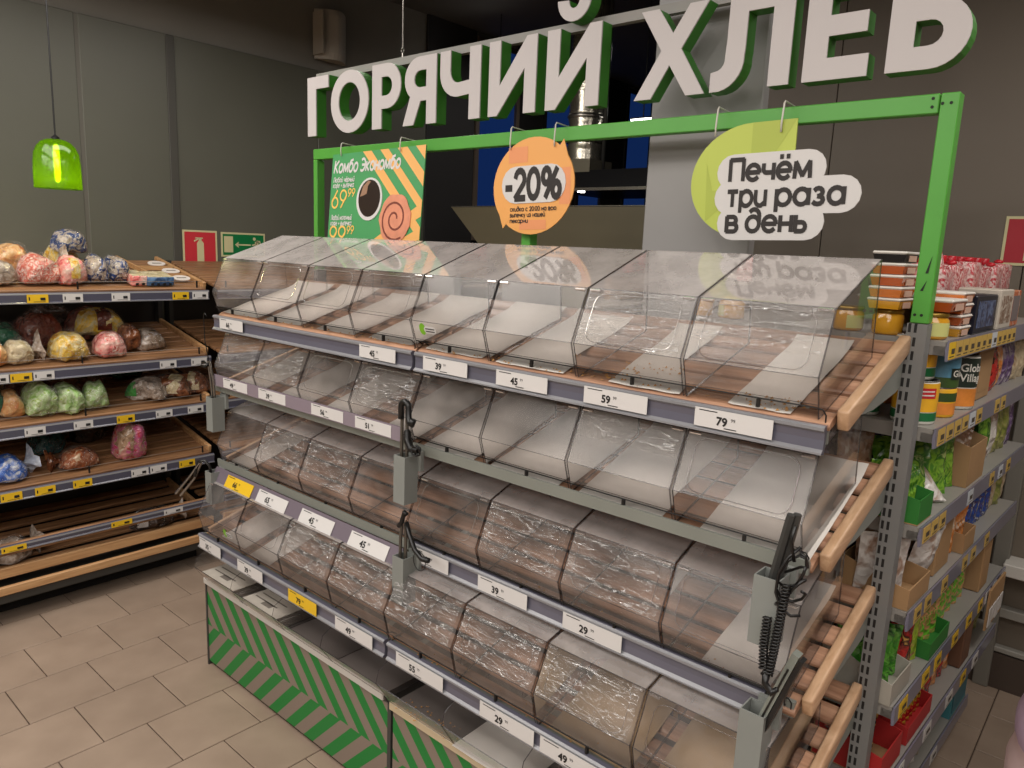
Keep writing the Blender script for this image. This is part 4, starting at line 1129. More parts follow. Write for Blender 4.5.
# ---- orange round sign
eg = thing('discount_sign', 'orange oval hanging sign offering twenty percent off', 'sign', (1.30, 0.47, 1.862))
EO = Vector((1.300, 0.470, 2.012)); er = Vector((1, 0, 0.03)).normalized(); eu = Vector((-0.03, 0, 1)).normalized()
m = MB(); slab(m, ell(0,0,0.166,0.150,44,rot=0.12), EO, er, eu, 0.004); obj('board', m, pbr('egg_orange', S(232,166,92), 0.5), eg)
m = MB()
slab(m, [(0.085,0.09),(0.158,0.03),(0.122,0.134)], EO, er, eu, 0.003, 0.0005); obj('leaf_tip', m, MATS['egg_orange'], eg)
m = MB(); slab(m, [(-0.085,-0.09),(-0.158,-0.03),(-0.122,-0.130)], EO, er, eu, 0.003, 0.0005)
obj('leaf_tip', m, MATS['egg_orange'], eg)
m = MB()
for a, b, c, d in ((-0.10,0.075,-0.02,0.124),(-0.05,-0.135,0.06,-0.105),(0.11,-0.06,0.152,0.05)):
    m = MB(); poly_face(m, [(a,b),(c,b),(c,d),(a,d)], EO, er, eu, 0.0006)
    obj('tone_patch', m, pbr('egg_tone', S(228,150,100), 0.5), eg)
m = MB(); slab(m, pill(0.004,0.006,0.262,0.116), EO, er, eu, 0.002, 0.0025); obj('white_plate', m, WHITE, eg)
m = MB(); strokes(m, '-20%', EO+er*-0.108+eu*-0.036+Vector((0,-0.0032,0)), er, eu, 0.122, 0.222, 0.175); obj('discount_lettering', m, pbr('brown_ink', S(38,32,30), 0.6), eg)
for q, s_ in enumerate(('скидка с 20:00 на всю', 'выпечку из нашей', 'пекарни')):
    m = MB(); strokes(m, s_, EO+er*-0.090+eu*(-0.076-0.0185*q)+Vector((0,-0.0012,0)), er, eu, 0.0185, (0.19, 0.145, 0.075)[q], 0.145)
    obj('small_lettering', m, MATS['brown_ink'], eg)
for x in (1.205, 1.385): hook(eg, x, 2.128)
# ---- green leaf sign
lf = thing('baking_times_sign', 'lime green leaf sign with a white three-line plate', 'sign', (2.05, 0.47, 1.862))
LO = Vector((2.020, 0.470, 2.010)); er = Vector((1, 0, 0.022)).normalized(); eu = Vector((-0.022, 0, 1)).normalized()
pts = [(0.112,0.143)]+ell(0,0,0.163,0.143,26,math.pi/2,math.pi*1.5)+[(0.06,-0.13),(0.112,-0.06)]
m = MB(); slab(m, pts, LO, er, eu, 0.004); obj('leaf_board', m, pbr('lime', S(184,198,86), 0.5, 0, 0.04, 3), lf)
m = MB(); poly_face(m, [(0.04,0.03),(0.112,0.143),(0.0,0.143),(0.0,0.04)], LO, er, eu, 0.0006); poly_face(m, [(-0.115,-0.10),(-0.02,-0.02),(-0.10,-0.02),(-0.12,0.05)], LO, er, eu, 0.0006)
obj('leaf_vein', m, pbr('lime_tone', S(170,184,76), 0.5), lf)
m = MB()
for q, (a, b, c) in enumerate(((-0.087, 0.192, 0.024), (-0.090, 0.277, -0.040), (-0.078, 0.198, -0.104))):
    slab(m, pill((a+b)/2, c, b-a, 0.088), LO, er, eu, 0.003, 0.004+0.0003*q)
obj('white_plate', m, WHITE, lf)
for s_, a, b, w_ in (('Печём', -0.050, 0.002, 0.205), ('три', -0.052, -0.062, 0.100), ('раза', 0.077, -0.062, 0.161), ('в', -0.050, -0.126, 0.029), ('день', 0.004, -0.126, 0.151)):
    m = MB(); strokes(m, s_, LO+er*a+eu*b+Vector((0,-0.0055,0)), er, eu, 0.074, w_, 0.155)
    obj('lettering', m, pbr('brown_ink', S(38,32,30), 0.6), lf)
for x in (1.918, 2.092): hook(lf, x, 2.125)

# ================================================================== WALL SIGNS, PENDANT, SPEAKER
CREAM = pbr('sign_cream', S(214,206,160), 0.5)
def wall_sign(y0, y1, z0, z1, col, label, deco):
    t = thing('safety_sign', label, 'sign', (-1.578, (y0+y1)/2, z0))
    O = Vector((-1.5785, y0, z0)); ex, ey = Vector((0,1,0)), Vector((0,0,1))
    w, h = y1-y0, z1-z0
    m = MB(); slab(m, [(0,0),(w,0),(w,h),(0,h)], O+Vector((0.003,0,0)), ex, ey, 0.003); obj('plate', m, CREAM, t)
    b = 0.011
    m = MB(); poly_face(m, [(b,b),(w-b,b),(w-b,h-b),(b,h-b)], O+Vector((0.003,0,0)), ex, ey, 0.0006); obj('field', m, col, t)
    m = MB(); deco(m, O+Vector((0.003,0,0)), ex, ey, w, h); obj('pictogram', m, CREAM, t)
REDS = pbr('sign_red', S(206,52,62), 0.5); GRNS = pbr('sign_exit_green', S(0,118,62), 0.5)
def ext(m, O, ex, ey, w, h):
    poly_face(m, [(w*.40,h*.02+.01),(w*.60,h*.02+.01),(w*.60,h*.64),(w*.55,h*.71),(w*.45,h*.71),(w*.40,h*.64)], O, ex, ey, 0.0014)
    poly_face(m, [(w*.46,h*.70),(w*.54,h*.70),(w*.54,h*.78),(w*.46,h*.78)], O, ex, ey, 0.0014)
    poly_face(m, [(w*.33,h*.68),(w*.46,h*.75),(w*.46,h*.79),(w*.31,h*.71)], O, ex, ey, 0.0014)
    poly_face(m, [(w*.36,h*.77),(w*.58,h*.77),(w*.58,h*.80),(w*.36,h*.80)], O, ex, ey, 0.0014)
def exi(m, O, ex, ey, w, h):
    poly_face(m, [(w*.06,h*.18),(w*.26,h*.18),(w*.26,h*.84),(w*.06,h*.84)], O, ex, ey, 0.0014)
    poly_face(m, [(w*.36,h*.47),(w*.66,h*.47),(w*.66,h*.53),(w*.36,h*.53)], O, ex, ey, 0.0014)
    poly_face(m, [(w*.30,h*.50),(w*.39,h*.37),(w*.37,h*.50),(w*.39,h*.63)], O, ex, ey, 0.0014)
    poly_face(m, ell(w*.745,h*.76,w*.035,h*.07,12), O, ex, ey, 0.0014)
    poly_face(m, [(w*.69,h*.47),(w*.80,h*.52),(w*.80,h*.66),(w*.76,h*.64),(w*.755,h*.55),(w*.69,h*.53)], O, ex, ey, 0.0014)
    poly_face(m, [(w*.76,h*.40),(w*.84,h*.45),(w*.84,h*.70),(w*.80,h*.70)], O, ex, ey, 0.0014)
    poly_face(m, [(w*.80,h*.66),(w*.88,h*.70),(w*.90,h*.56),(w*.87,h*.56),(w*.86,h*.64),(w*.81,h*.60)], O, ex, ey, 0.0014)
    poly_face(m, [(w*.72,h*.20),(w*.76,h*.18),(w*.83,h*.45),(w*.78,h*.45)], O, ex, ey, 0.0014)
    poly_face(m, [(w*.80,h*.44),(w*.87,h*.30),(w*.96,h*.28),(w*.96,h*.34),(w*.89,h*.36),(w*.84,h*.47)], O, ex, ey, 0.0014)
wall_sign(0.70, 0.915, 1.625, 1.84, REDS, 'red fire extinguisher sign on the grey side wall', ext)
wall_sign(0.941, 1.241, 1.686, 1.836, GRNS, 'green running man exit sign on the grey side wall', exi)
t = thing('safety_sign', 'red square safety sign on the brown back wall', 'sign', (2.44, 2.33, 1.84))
m = MB(); slab(m, [(0,0),(0.20,0),(0.20,0.20),(0,0.20)], (2.318, 2.331, 1.83), UX, UZ, 0.003); obj('plate', m, CREAM, t)
m = MB(); poly_face(m, [(0.011,0.011),(0.189,0.011),(0.189,0.189),(0.011,0.189)], (2.318, 2.331, 1.83), UX, UZ, 0.0006); obj('field', m, pbr('sign_red2', S(176,40,52), 0.5), t)
m = MB(); poly_face(m, [(0.08,0.02),(0.12,0.02),(0.12,0.12),(0.11,0.14),(0.09,0.14),(0.08,0.12)], (2.318, 2.331, 1.83), UX, UZ, 0.0014); obj('pictogram', m, CREAM, t)

# green glass pendant
PX, PY, PZ = -0.85, -0.185, 2.196
pl = thing('pendant_lamp', 'glowing green glass dome pendant lamp on a thin black cord', 'lamp', (PX, PY, CEIL_Z))
def shade_mat():
    m, nt, out = newmat('green_glass')
    tr = N(nt, 'ShaderNodeBsdfTransparent'); tr.inputs[0].default_value = (0.42, 0.60, 0.04, 1)
    tl = N(nt, 'ShaderNodeBsdfTranslucent'); tl.inputs[0].default_value = (0.24, 0.42, 0.015, 1)
    df = N(nt, 'ShaderNodeBsdfDiffuse'); df.inputs[0].default_value = (0.10, 0.24, 0.01, 1)
    gs = N(nt, 'ShaderNodeBsdfGlossy'); gs.inputs['Roughness'].default_value = 0.12
    a = N(nt, 'ShaderNodeMixShader'); a.inputs[0].default_value = 0.35
    b = N(nt, 'ShaderNodeMixShader'); b.inputs[0].default_value = 0.55
    c = N(nt, 'ShaderNodeMixShader'); c.inputs[0].default_value = 0.06
    nt.links.new(tl.outputs[0], a.inputs[1]); nt.links.new(df.outputs[0], a.inputs[2])
    nt.links.new(a.outputs[0], b.inputs[1]); nt.links.new(tr.outputs[0], b.inputs[2])
    nt.links.new(b.outputs[0], c.inputs[1]); nt.links.new(gs.outputs[0], c.inputs[2])
    nt.links.new(c.outputs[0], out.inputs[0])
    return m
sr = 0.092
prof = [(0.012, 0.0), (0.032, -0.002), (0.056, -0.012), (0.074, -0.032), (0.086, -0.060), (0.090, -0.10), (sr, -0.15), (sr, -0.208), (sr-0.003, -0.209), (sr-0.003, -0.15), (0.087, -0.10), (0.083, -0.062), (0.071, -0.035), (0.054, -0.016), (0.032, -0.006), (0.012, -0.004)]
obj('glass_shade', MB().lathe(prof, (PX, PY, PZ), 36, cap0=False, cap1=False), shade_mat(), pl, True)
obj('cord', MB().tube([(PX, PY, PZ), (PX, PY, CEIL_Z)], 0.0035, 8), BLACK, pl)
obj('cap', MB().lathe([(0.016, 0), (0.016, 0.012), (0.006, 0.02)], (PX, PY, PZ-0.004), 16), BLACK, pl)
bulb = pbr('lamp_bulb', (1, 0.9, 0.6, 1), 0.5, emit=(1.0, 0.86, 0.45, 1), es=14.0)
obj('bulb', MB().lathe([(0.006, -0.02), (0.011, -0.03), (0.013, -0.06), (0.013, -0.15), (0.009, -0.175), (0.004, -0.18)], (PX, PY, PZ), 16), bulb, pl, True)
ld = bpy.data.lights.new('pendant_glow', 'POINT'); ld.energy = 1.5; ld.color = (1.0, 0.85, 0.45); ld.shadow_soft_size = 0.03
lo = bpy.data.objects.new('pendant_glow', ld); COL.objects.link(lo); lo.location = (PX, PY, PZ-0.195)

# curved loudspeaker under the ceiling
spk = thing('wall_speaker', 'curved grey loudspeaker high on the dark side wall', 'speaker', (-1.56, 1.74, 2.97))
m = MB()
n = 9
pts = [(-1.57, 1.855)]+[(-1.57+0.11*math.sin(math.pi*(0.06+0.94*i/n)*0.92), 1.855-0.225*(i/n)) for i in range(n+1)]+[(-1.57, 1.62)]
k_ = len(pts)
vs = []
for z, sc_, o_ in ((2.98, 0.86, 0.0), (3.02, 1.0, 0), (3.25, 1.0, 0), (3.285, 0.9, 0.0)):
    vs += [(-1.57+(p[0]+1.57)*sc_, p[1], z) for p in pts]
fs = [tuple(range(k_))[::-1], tuple(range(3*k_, 4*k_))]
for r in range(3):
    fs += [(r*k_+i, r*k_+(i+1) % k_, (r+1)*k_+(i+1) % k_, (r+1)*k_+i) for i in range(k_)]
m.add(vs, fs); obj('cabinet', m, pbr('speaker_grey', S(176,168,158), 0.6), spk)
m = MB().box(-1.568, -1.46, 1.608, 1.62, 3.0, 3.26); obj('side_cap', m, pbr('speaker_cap', S(170,160,148), 0.6), spk)

# ================================================================== BAKERY KITCHEN BEHIND
OLIVE = pbr('counter_olive', S(112,104,82), 0.5, 0, 0.06, 2)
m = MB(); m.prism([(-0.98, 2.075), (0.95, 2.075), (0.95, 1.0), (-0.45, 1.0), (-0.45, 1.60)], 'y', 2.33, 2.36)
kc = thing('kitchen_screen', 'olive brown counter screen with a slanted left end behind the rack', 'counter', (0.2, 2.34, 0.0))
obj('panel', m, OLIVE, kc)
obj('top_edge', MB().box(-0.98, 0.95, 2.326, 2.364, 2.076, 2.082), CHROME, kc)
obj('support', MB().box(-0.40, 0.93, 2.34, 2.36, 0.0, 1.0), STEEL_D, kc)
hd = thing('extractor_hood', 'dark kitchen extractor hood with a steel lower edge', 'hood', (0.1, 2.75, 2.2))
m = MB(); z0 = 2.195
vs = [(-0.35,2.5,z0),(0.62,2.5,z0),(0.62,3.3,z0),(-0.35,3.3,z0),(-0.3,2.56,z0+0.12),(0.58,2.56,z0+0.12),(0.58,3.1,z0+0.12),(-0.3,3.1,z0+0.12)]
m.add(vs, [(0,3,2,1),(4,5,6,7),(0,1,5,4),(1,2,6,5),(2,3,7,6),(3,0,4,7)]); obj('canopy', m, pbr('hood_dark', S(40,40,42), 0.35, 0.5), hd)
obj('lip', MB().box(-0.36, 0.63, 2.485, 2.50, z0-0.012, z0+0.006), CHROME, hd)
obj('collar', MB().box(-0.20, 0.02, 2.555, 2.80, z0+0.03, z0+0.19), pbr('collar_steel', S(138,132,116), 0.4, 0.6), hd)
obj('hood_light', MB().box(-0.03, 0.0, 2.51, 2.55, z0-0.02, z0-0.001), pbr('hood_lamp', (1,1,1,1), 0.5, emit=(1,0.97,0.9,1), es=4.0), hd)
dc = thing('vent_duct', 'ribbed silver flexible duct rising above the extractor hood', 'duct', (-0.145, 2.72, z0+0.19))
prof = []
zz = z0+0.19; i = 0
while zz < CEIL_Z:
    prof.append((0.118 if i % 2 else 0.111, zz)); zz += 0.012 if not (6 < i % 20 < 14) else 0.03; i += 1
prof.append((0.112, CEIL_Z-0.002))
obj('duct_body', MB().lathe(prof, (-0.145, 2.72, 0), 24), pbr('duct_foil', S(190,184,170), 0.22, 0.9, 0.15, 20, 0.8, 30), dc, True)
m = MB()
for zc in (z0+0.32, z0+0.47):
    m.lathe([(0.119, -0.014), (0.126, 0.0), (0.119, 0.014)], (-0.145, 2.72, zc), 24, cap0=False, cap1=False)
obj('clamp', m, CHROME, dc, True)
m = MB().tube([(0.02, 2.70, z0+0.13), (0.02, 2.70, CEIL_Z-0.002)], 0.012, 8); obj('side_pipe', m, STEEL_D, dc, True)
def kitchen_lamp(x, y, z, w, h, label):
    t = thing('kitchen_light', label, 'lamp', (x, y, z))
    obj('housing', MB().box(x-w/2-0.01, x+w/2+0.01, y+0.002, y+0.05, z-h/2-0.01, z+h/2+0.01), BLACK, t)
    obj('diffuser', MB().box(x-w/2, x+w/2, y-0.004, y+0.002, z-h/2, z+h/2), pbr('kitchen_lamp_white', (1,1,1,1), 0.5, emit=(1,0.98,0.93,1), es=6.0), t)
    obj('rod', MB().tube([(x, y+0.026, z+h/2+0.01), (x, y+0.026, CEIL_Z)], 0.004, 6), BLACK, t)
kitchen_lamp(-1.12, 2.9, 3.15, 0.12, 0.07, 'small white lit lamp glimpsed behind the fifth sign letter')
kitchen_lamp(0.156, 2.9, 2.65, 0.15, 0.03, 'thin white lit strip lamp above the green beam')
# ================================================================== PACKED BREAD SHELVES ON THE SIDE WALL
LF = -0.94           # front of the price strips
LZ = [1.53, 1.18, 0.925, 0.637, 0.385]      # top of the price strips
LSL = 0.20
LB = -1.55
def lz(k, x): return LZ[k]+0.010+(LF-x)*LSL if k < 4 else 0.25+(LF-x)*0.16
LLEV = ['top', 'second', 'third', 'fourth', 'lowest']
DARKM = pbr('unit_dark', S(40,36,33), 0.5)
units = []
for un, (y0, y1) in enumerate(((-1.30, 0.535), (0.575, 2.3))):
    u = thing('bread_wall_unit', ['long wooden bread shelf unit along the side wall by the pendant', 'second wooden bread shelf unit, half hidden behind the rack'][un], 'shelving', (-1.25, (y0+y1)/2, 0), 0, 'wall bread units')
    units.append(u)
    obj('back_panel', MB().box(-1.572, -1.555, y0, y1, 0.12, 1.63), DARKM, u)
    bs = obj('base', MB().box(-1.55, -0.96, y0+0.01, y1-0.01, 0.10, 0.17), STEEL_D, u)
    obj('base_edge', MB().box(-0.958, -0.935, y0, y1, 0.115, 0.15), STEEL_D, bs)
    obj('foot_box', MB().box(-1.55, -1.10, y0+0.05, y1-0.05, 0.0, 0.10), pbr('foot_dark', S(24,21,20), 0.8), bs)
    for yy in (y0+0.012, y1-0.012):
        obj('upright', MB().box(-1.554, -1.51, yy-0.012, yy+0.012, 0.17, 1.66), STEEL_D, u)
    for k in range(5):
        fx = LF if k < 4 else -1.10
        bx = LB
        fr = MB()
        for yy in (y0+0.15, y1-0.15):
            fr.prism([(fx-0.03, lz(k, fx-0.03)-0.045), (fx-0.03, lz(k, fx-0.03)-0.022), (bx, lz(k, bx)-0.022), (bx, lz(k, bx)-0.08)], 'y', yy-0.01, yy+0.01)
        sh = obj('shelf', fr, STEEL_D, u)
        a = math.atan(LSL if k < 4 else 0.16)
        ns = 8 if k < 4 else 6
        for i in range(ns):
            x = (fx-0.045 if k < 4 else -1.0)-i*(((fx-0.045 if k < 4 else -1.0)-bx-0.04)/(ns-1))
            R = Matrix.Translation((x, 0, lz(k, x)-0.011)) @ Matrix.Rotation(a, 4, 'Y')
            obj('slat', MB().rbox(-0.031, 0.031, y0+0.022, y1-0.022, -0.009, 0.009, 0.004, mat=R), OAK, sh)
        for yy in ((y0+0.011, y1-0.011) if un == 0 else (y1-0.011,)):
            x = (fx-0.03+bx)/2
            R = Matrix.Translation((x, yy, lz(k, x))) @ Matrix.Rotation(a, 4, 'Y')
            obj('end_rail', MB().rbox(-(fx-0.03-bx)/2, (fx-0.03-bx)/2, -0.01, 0.01, -0.022, 0.022, 0.004, mat=R), OAKL, sh)
        # price strip
        zt = LZ[k]; h = 0.05 if k < 4 else 0.034
        xs = LF if k < 4 else -0.93
        m = MB(); pf_ = [(xs-0.012, zt), (xs-0.002, zt-0.002), (xs, zt-0.010), (xs-0.004, zt-h+0.008), (xs, zt-h+0.004), (xs, zt-h), (xs-0.012, zt-h)]
        m.prism(pf_, 'y', y0+0.004, y1-0.004)
        for q in (1, 4, 5): m.m[q] = 1
        obj('price_strip', m, [pbr('strip_blue', S(86,86,102), 0.25, 0, 0.08, 3, coat=0.4), ALU], sh)
        if k == 4:
            obj('strip_backing', MB().rbox(-0.965, -0.944, y0+0.022, y1-0.022, zt-0.05, zt+0.004, 0.003), OAK, sh)
        if 0 < k < 4 or k == 0:
            w = MB().tube([(LF-0.02, y0+0.03, zt+0.045), (LF-0.02, y1-0.03, zt+0.045)], 0.0012, 5)
            wr = obj('wire_rail', w, pbr('clear_guard', S(120,112,104), 0.3), sh)
            for q in range(4):
                yy = y0+0.06+q*(y1-y0-0.12)/3
                obj('clip', MB().box(LF-0.024, LF-0.016, yy-0.003, yy+0.003, zt+0.001, zt+0.047), WIRE, wr)
    # two light boards closing the lowest tray
    for z0, z1, x in ((0.222, 0.272, -0.965), (0.157, 0.198, -0.925)):
        obj('front_board', MB().rbox(x-0.011, x+0.011, y0+0.01, y1-0.01, z0, z1, 0.004), OAKL, u)
# wooden trays with oval plates at the right end of the top shelf
OVAL = pbr('oval_white', S(226,216,208), 0.5)
for q, (x, y, nm) in enumerate(((-1.38, 0.455, 'rear'), (-1.22, 0.46, 'middle'), (-1.07, 0.445, 'front'))):
    z = lz(0, x)+0.018
    t = thing('name_plate', 'white oval name plate lying in the %s wooden tray on the wall unit' % nm, 'plate', (x, y, z-0.01), 0, 'oval plates on the top wall shelf')
    R = Matrix.Translation((x, y, z)) @ Matrix.Rotation(math.atan(LSL)+0.25, 4, 'Y')
    m = MB(); pts = ell(0, 0, 0.028, 0.048, 24); n = len(pts)
    m.add([R @ Vector((p[0], p[1], 0.003)) for p in pts]+[R @ Vector((p[0], p[1], -0.001)) for p in pts], [tuple(range(n)), tuple(range(n, 2*n))[::-1]]+[(i, n+i, n+(i+1) % n, (i+1) % n) for i in range(n)])
    obj('plate', m, OVAL, t)
    m = MB(); m.box(-0.004, 0.004, -0.024, 0.026, 0.0031, 0.0036, mat=R); obj('print', m, pbr('news_ink', S(120,112,104), 0.8), t)
tr = thing('tray_dividers', 'wooden divider frame at the right end of the top wall shelf', 'tray', (-1.2, 0.36, lz(0, -1.2)))
for (xa, ya, xb, yb) in ((-1.52, 0.30, -1.00, 0.33), (-1.30, 0.315, -1.30, 0.505), (-1.14, 0.325, -1.14, 0.505)):
    p0, p1 = Vector((xa, ya, lz(0, xa)+0.002)), Vector((xb, yb, lz(0, xb)+0.002))
    d_ = (p1-p0).normalized(); sd = Vector((-d_.y, d_.x, 0)).normalized()*0.006
    m = MB(); m.add([p0-sd, p0+sd, p1+sd, p1-sd]+[p+Vector((0,0,0.024)) for p in (p0-sd, p0+sd, p1+sd, p1-sd)], [(0,3,2,1),(4,5,6,7),(0,1,5,4),(1,2,6,5),(2,3,7,6),(3,0,4,7)])
    obj('divider', m, OAKL, tr)

# price tags of the wall unit
EY = (0, 1, 0)
LY0 = [-0.412, -0.437, -0.455, -0.476, -0.493]; LYS = [222.0, 220.5, 216.0, 212.0, 206.0]
def wtag(px, k, yellow, label, w=0.075):
    y = LY0[k]+px/LYS[k]
    zt = LZ[k]-(0.046 if k < 4 else 0.032); x = LF+0.0015 if k < 4 else -0.9285
    price_tag('', (x, y, zt), EY, (0, 0, 1), w, 0.038 if k < 4 else 0.028, yellow, label, 'price tags on the wall unit', name='price_tag')
for px, k, ye, lb in ((22,0,1,'yellow price tag at the left of the top wall shelf'), (54,0,0,'white price tag under the red candy bags on the top wall shelf'), (101,0,0,'white price tag mid top wall shelf under the blue pretzel bags'), (166,0,1,'yellow price tag near the right end of the top wall shelf'), (189,0,0,'white price tag at the right end of the top wall shelf'),
                      (-12,1,0,'white price tag cut by the picture\'s left edge, second wall shelf'), (8,1,1,'yellow price tag on the second wall shelf between two white ones'), (28,1,0,'white price tag right of the yellow one on the second wall shelf'), (153,1,0,'lone white price tag right of the middle of the second wall shelf'), (189,1,0,'white price tag at the right end of the second wall shelf'),
                      (20,2,0,'white price tag under the pale green bags on the left'), (64,2,0,'white price tag under the pale green bags on the right'), (106,2,1,'yellow price tag on the third wall shelf'), (147,2,0,'white price tag under the green loaf bag, third wall shelf'), (183,2,0,'white price tag at the right end of the third wall shelf'),
                      (0,3,1,'yellow price tag at the far left of the fourth wall shelf'), (29,3,1,'yellow price tag, second from left on the fourth wall shelf'), (63,3,1,'yellow price tag under the brown roll bag on the fourth wall shelf'), (120,3,0,'white price tag under the pink bag on the fourth wall shelf'), (140,3,0,'white price tag right beside another on the fourth wall shelf'), (172,3,1,'yellow price tag at the right of the fourth wall shelf'),
                      (0,4,1,'yellow price tag at the far left of the lowest wall shelf'), (97,4,1,'yellow price tag mid lowest wall shelf'), (151,4,0,'white price tag right on the lowest wall shelf')):
    wtag(px, k, ye, lb, 0.085 if k < 4 else 0.10)

# ------------------------------------------------------------------ bags and loaves
def bag_pt(u, s, L, W, H, k=1.0):
    """pillow bag: round body that flattens into a seam at both ends"""
    a = 2*math.pi*u
    e = max(0.0, 1-abs(s)**2.6)
    th = e**0.55
    ww = 1-0.22*abs(s)**3
    cx_, cz = math.cos(a), math.sin(a)
    return Vector((k*W/2*ww*(abs(cx_)**0.65)*(1 if cx_ > 0 else -1)*(0.55+0.45*th), s*L/2, H/2*(0.25+0.75*th)+k*H/2*th*(abs(cz)**0.7)*(1 if cz > 0 else -1)))
def bag_mesh(L, W, H, seed, knob=True, lump=0.16):
    """soft filled bag lying along y, centred, resting on z=0"""
    mb = MB()
    def fn(u, v):
        s = -1+2*v
        p = bag_pt(u % 1.0, s, L, W, H)
        q = noise.noise(Vector((p.x*14+seed*7.1, p.y*14, p.z*14+seed)))
        r = 1-2*abs(noise.noise(Vector((p.x*24+seed, p.y*30+seed*3, p.z*24))))
        f = lump*(1.1*q+0.55*r)
        c = Vector((0, p.y, H*0.45))
        p = p+(p-c)*f
        p.y += 0.04*L*noise.noise(Vector((p.x*20, seed, p.z*20)))*abs(s)
        p.z = max(p.z, 0.002)
        return p
    mb.grid(fn, 26, 18)
    return mb
def tail_mesh(L, W, H, seed, end=1):
    mb = MB()
    n = 11
    def fn(u, v):
        a = 2*math.pi*u
        r = (0.10+0.55*v*v)*H*(1+0.45*math.sin(a*3+seed+2*v))
        return Vector((r*math.cos(a)*0.9, end*(L/2*0.93+v*L*0.26), H*0.5+r*math.sin(a)+v*H*0.12))
    mb.grid(fn, n, 4)
    return mb
def bag(name, label, cat, loc, size, mat, rotz=0, tilt=0, tail=None, tail_mat=None, seed=0, group=None, band=None, band_mat=None, lump=0.24, zrot=0):
    L, W, H = size
    t = thing(name, label, cat, loc, rotz, group)
    t.rotation_euler = (zrot, tilt, rotz)
    obj('wrapper', bag_mesh(L, W, H, seed, lump=lump), mat, t, True, local=True)
    if H > 0.07:
        obj('clear_wrap', bag_mesh(L*1.05, W*1.07, H*1.06, seed+2.5, lump=lump), BAGFILM, t, True, local=True)
    if tail is not None:
        obj('twisted_end', tail_mesh(L, W, H, seed, tail), tail_mat or mat, t, True, local=True)
    if band:
        nu = 16
        b0, b1 = band
        def fn(u, v):
            return bag_pt(-0.03+0.56*u, b0+(b1-b0)*v, L, W, H, 1.10)
        obj('printed_band', MB().grid(fn, nu, 4), band_mat, t, True, local=True)
    return t
P = pack
clearish = P('wrap_clear', [S(120,104,92), S(176,160,146), S(222,214,208)], 26, 0.15)
redc = P('wrap_red', [S(196,60,56), S(232,200,188), S(210,90,70), S(240,226,214)], 30, 0.2, 1)
oran = P('wrap_orange', [S(198,120,70), S(224,170,110), S(236,206,160)], 20, 0.2, 2)
blue = P('wrap_blue', [S(34,52,104), S(60,80,130), S(196,184,172), S(58,60,96)], 26, 0.2, 3)
yell = P('wrap_yellow', [S(206,150,44), S(236,196,70), S(230,214,160), S(220,168,40)], 18, 0.2, 4)
pink = P('wrap_pink', [S(214,66,76), S(238,170,160), S(240,214,200)], 18, 0.2, 5)
brwn = P('wrap_brown', [S(74,40,26), S(128,76,48), S(170,112,74)], 24, 0.15, 6)
dred = P('wrap_darkred', [S(82,30,26), S(120,58,40), S(70,44,36)], 18, 0.25, 7)
dgrn = P('wrap_darkgreen', [S(22,66,48), S(44,98,74), S(30,50,44)], 24, 0.25, 8)
lgrn = P('wrap_palegreen', [S(134,176,84), S(170,204,136), S(204,222,180), S(150,186,60)], 24, 0.25, 9)
grny = P('wrap_green', [S(40,140,70), S(84,170,84), S(54,128,70)], 24, 0.2, 10)
crea = P('wrap_cream', [S(196,178,132), S(226,212,176), S(170,140,96)], 16, 0.25, 11)
magn = P('wrap_magenta', [S(200,44,70), S(214,96,150), S(196,140,130), S(190,50,60)], 22, 0.2, 12)
blu2 = P('wrap_bluewhite', [S(30,78,176), S(60,110,200), S(214,220,230)], 20, 0.2, 13)
teal = P('wrap_teal', [S(20,50,52), S(34,86,88), S(26,40,44)], 18, 0.25, 14)
dark = P('wrap_dark', [S(40,30,26), S(70,52,42), S(52,40,36)], 22, 0.2, 15)
GB = 'packed bread on the wall unit'
def lbag(px, k, x, size, mat, label, rot=0.0, cat='bread bag', name='bread_bag', dz=0.0, **kw):
    y = LY0[k]+px/LYS[k]+(LF-x)*0.28
    L, W, H = size
    return bag(name, label, cat, (x, y, lz(k, x)+0.002+dz), size, mat, rot, math.atan(LSL), group=GB, seed=px*0.37+k, **kw)
lbag(-4, 0, -1.06, (0.15,0.13,0.10), clearish, 'clear white bag cut by the left edge, top wall shelf', 0.3)
lbag(9, 0, -1.24, (0.16,0.14,0.13), oran, 'orange bun bag at the left of the top wall shelf', 0.2)
lbag(34, 0, -1.07, (0.17,0.15,0.12), redc, 'red and white candy bag with a clear twisted end', 0.25, tail=1, tail_mat=clearish)
lbag(63, 0, -1.06, (0.13,0.14,0.12), pink, 'pink and yellow bun bag beside the pretzel bags', 0.0, band=(-0.3,0.3), band_mat=yell)
lbag(58, 0, -1.36, (0.15,0.13,0.11), yell, 'yellow bread bag behind the pink one, top wall shelf', 0.1)
lbag(66, 0, -1.27, (0.15,0.12,0.10), blue, 'blue and clear pretzel bag lying on top of the pile', 0.2, dz=0.10)
lbag(88, 0, -1.08, (0.11,0.13,0.12), blue, 'clear pretzel bag with navy bottom, left of its twin', -0.1, band=(-0.6,0.6), band_mat=clearish)
lbag(109, 0, -1.09, (0.11,0.13,0.115), blue, 'clear pretzel bag with navy bottom, right of its twin', 0.1, band=(-0.5,0.7), band_mat=clearish)
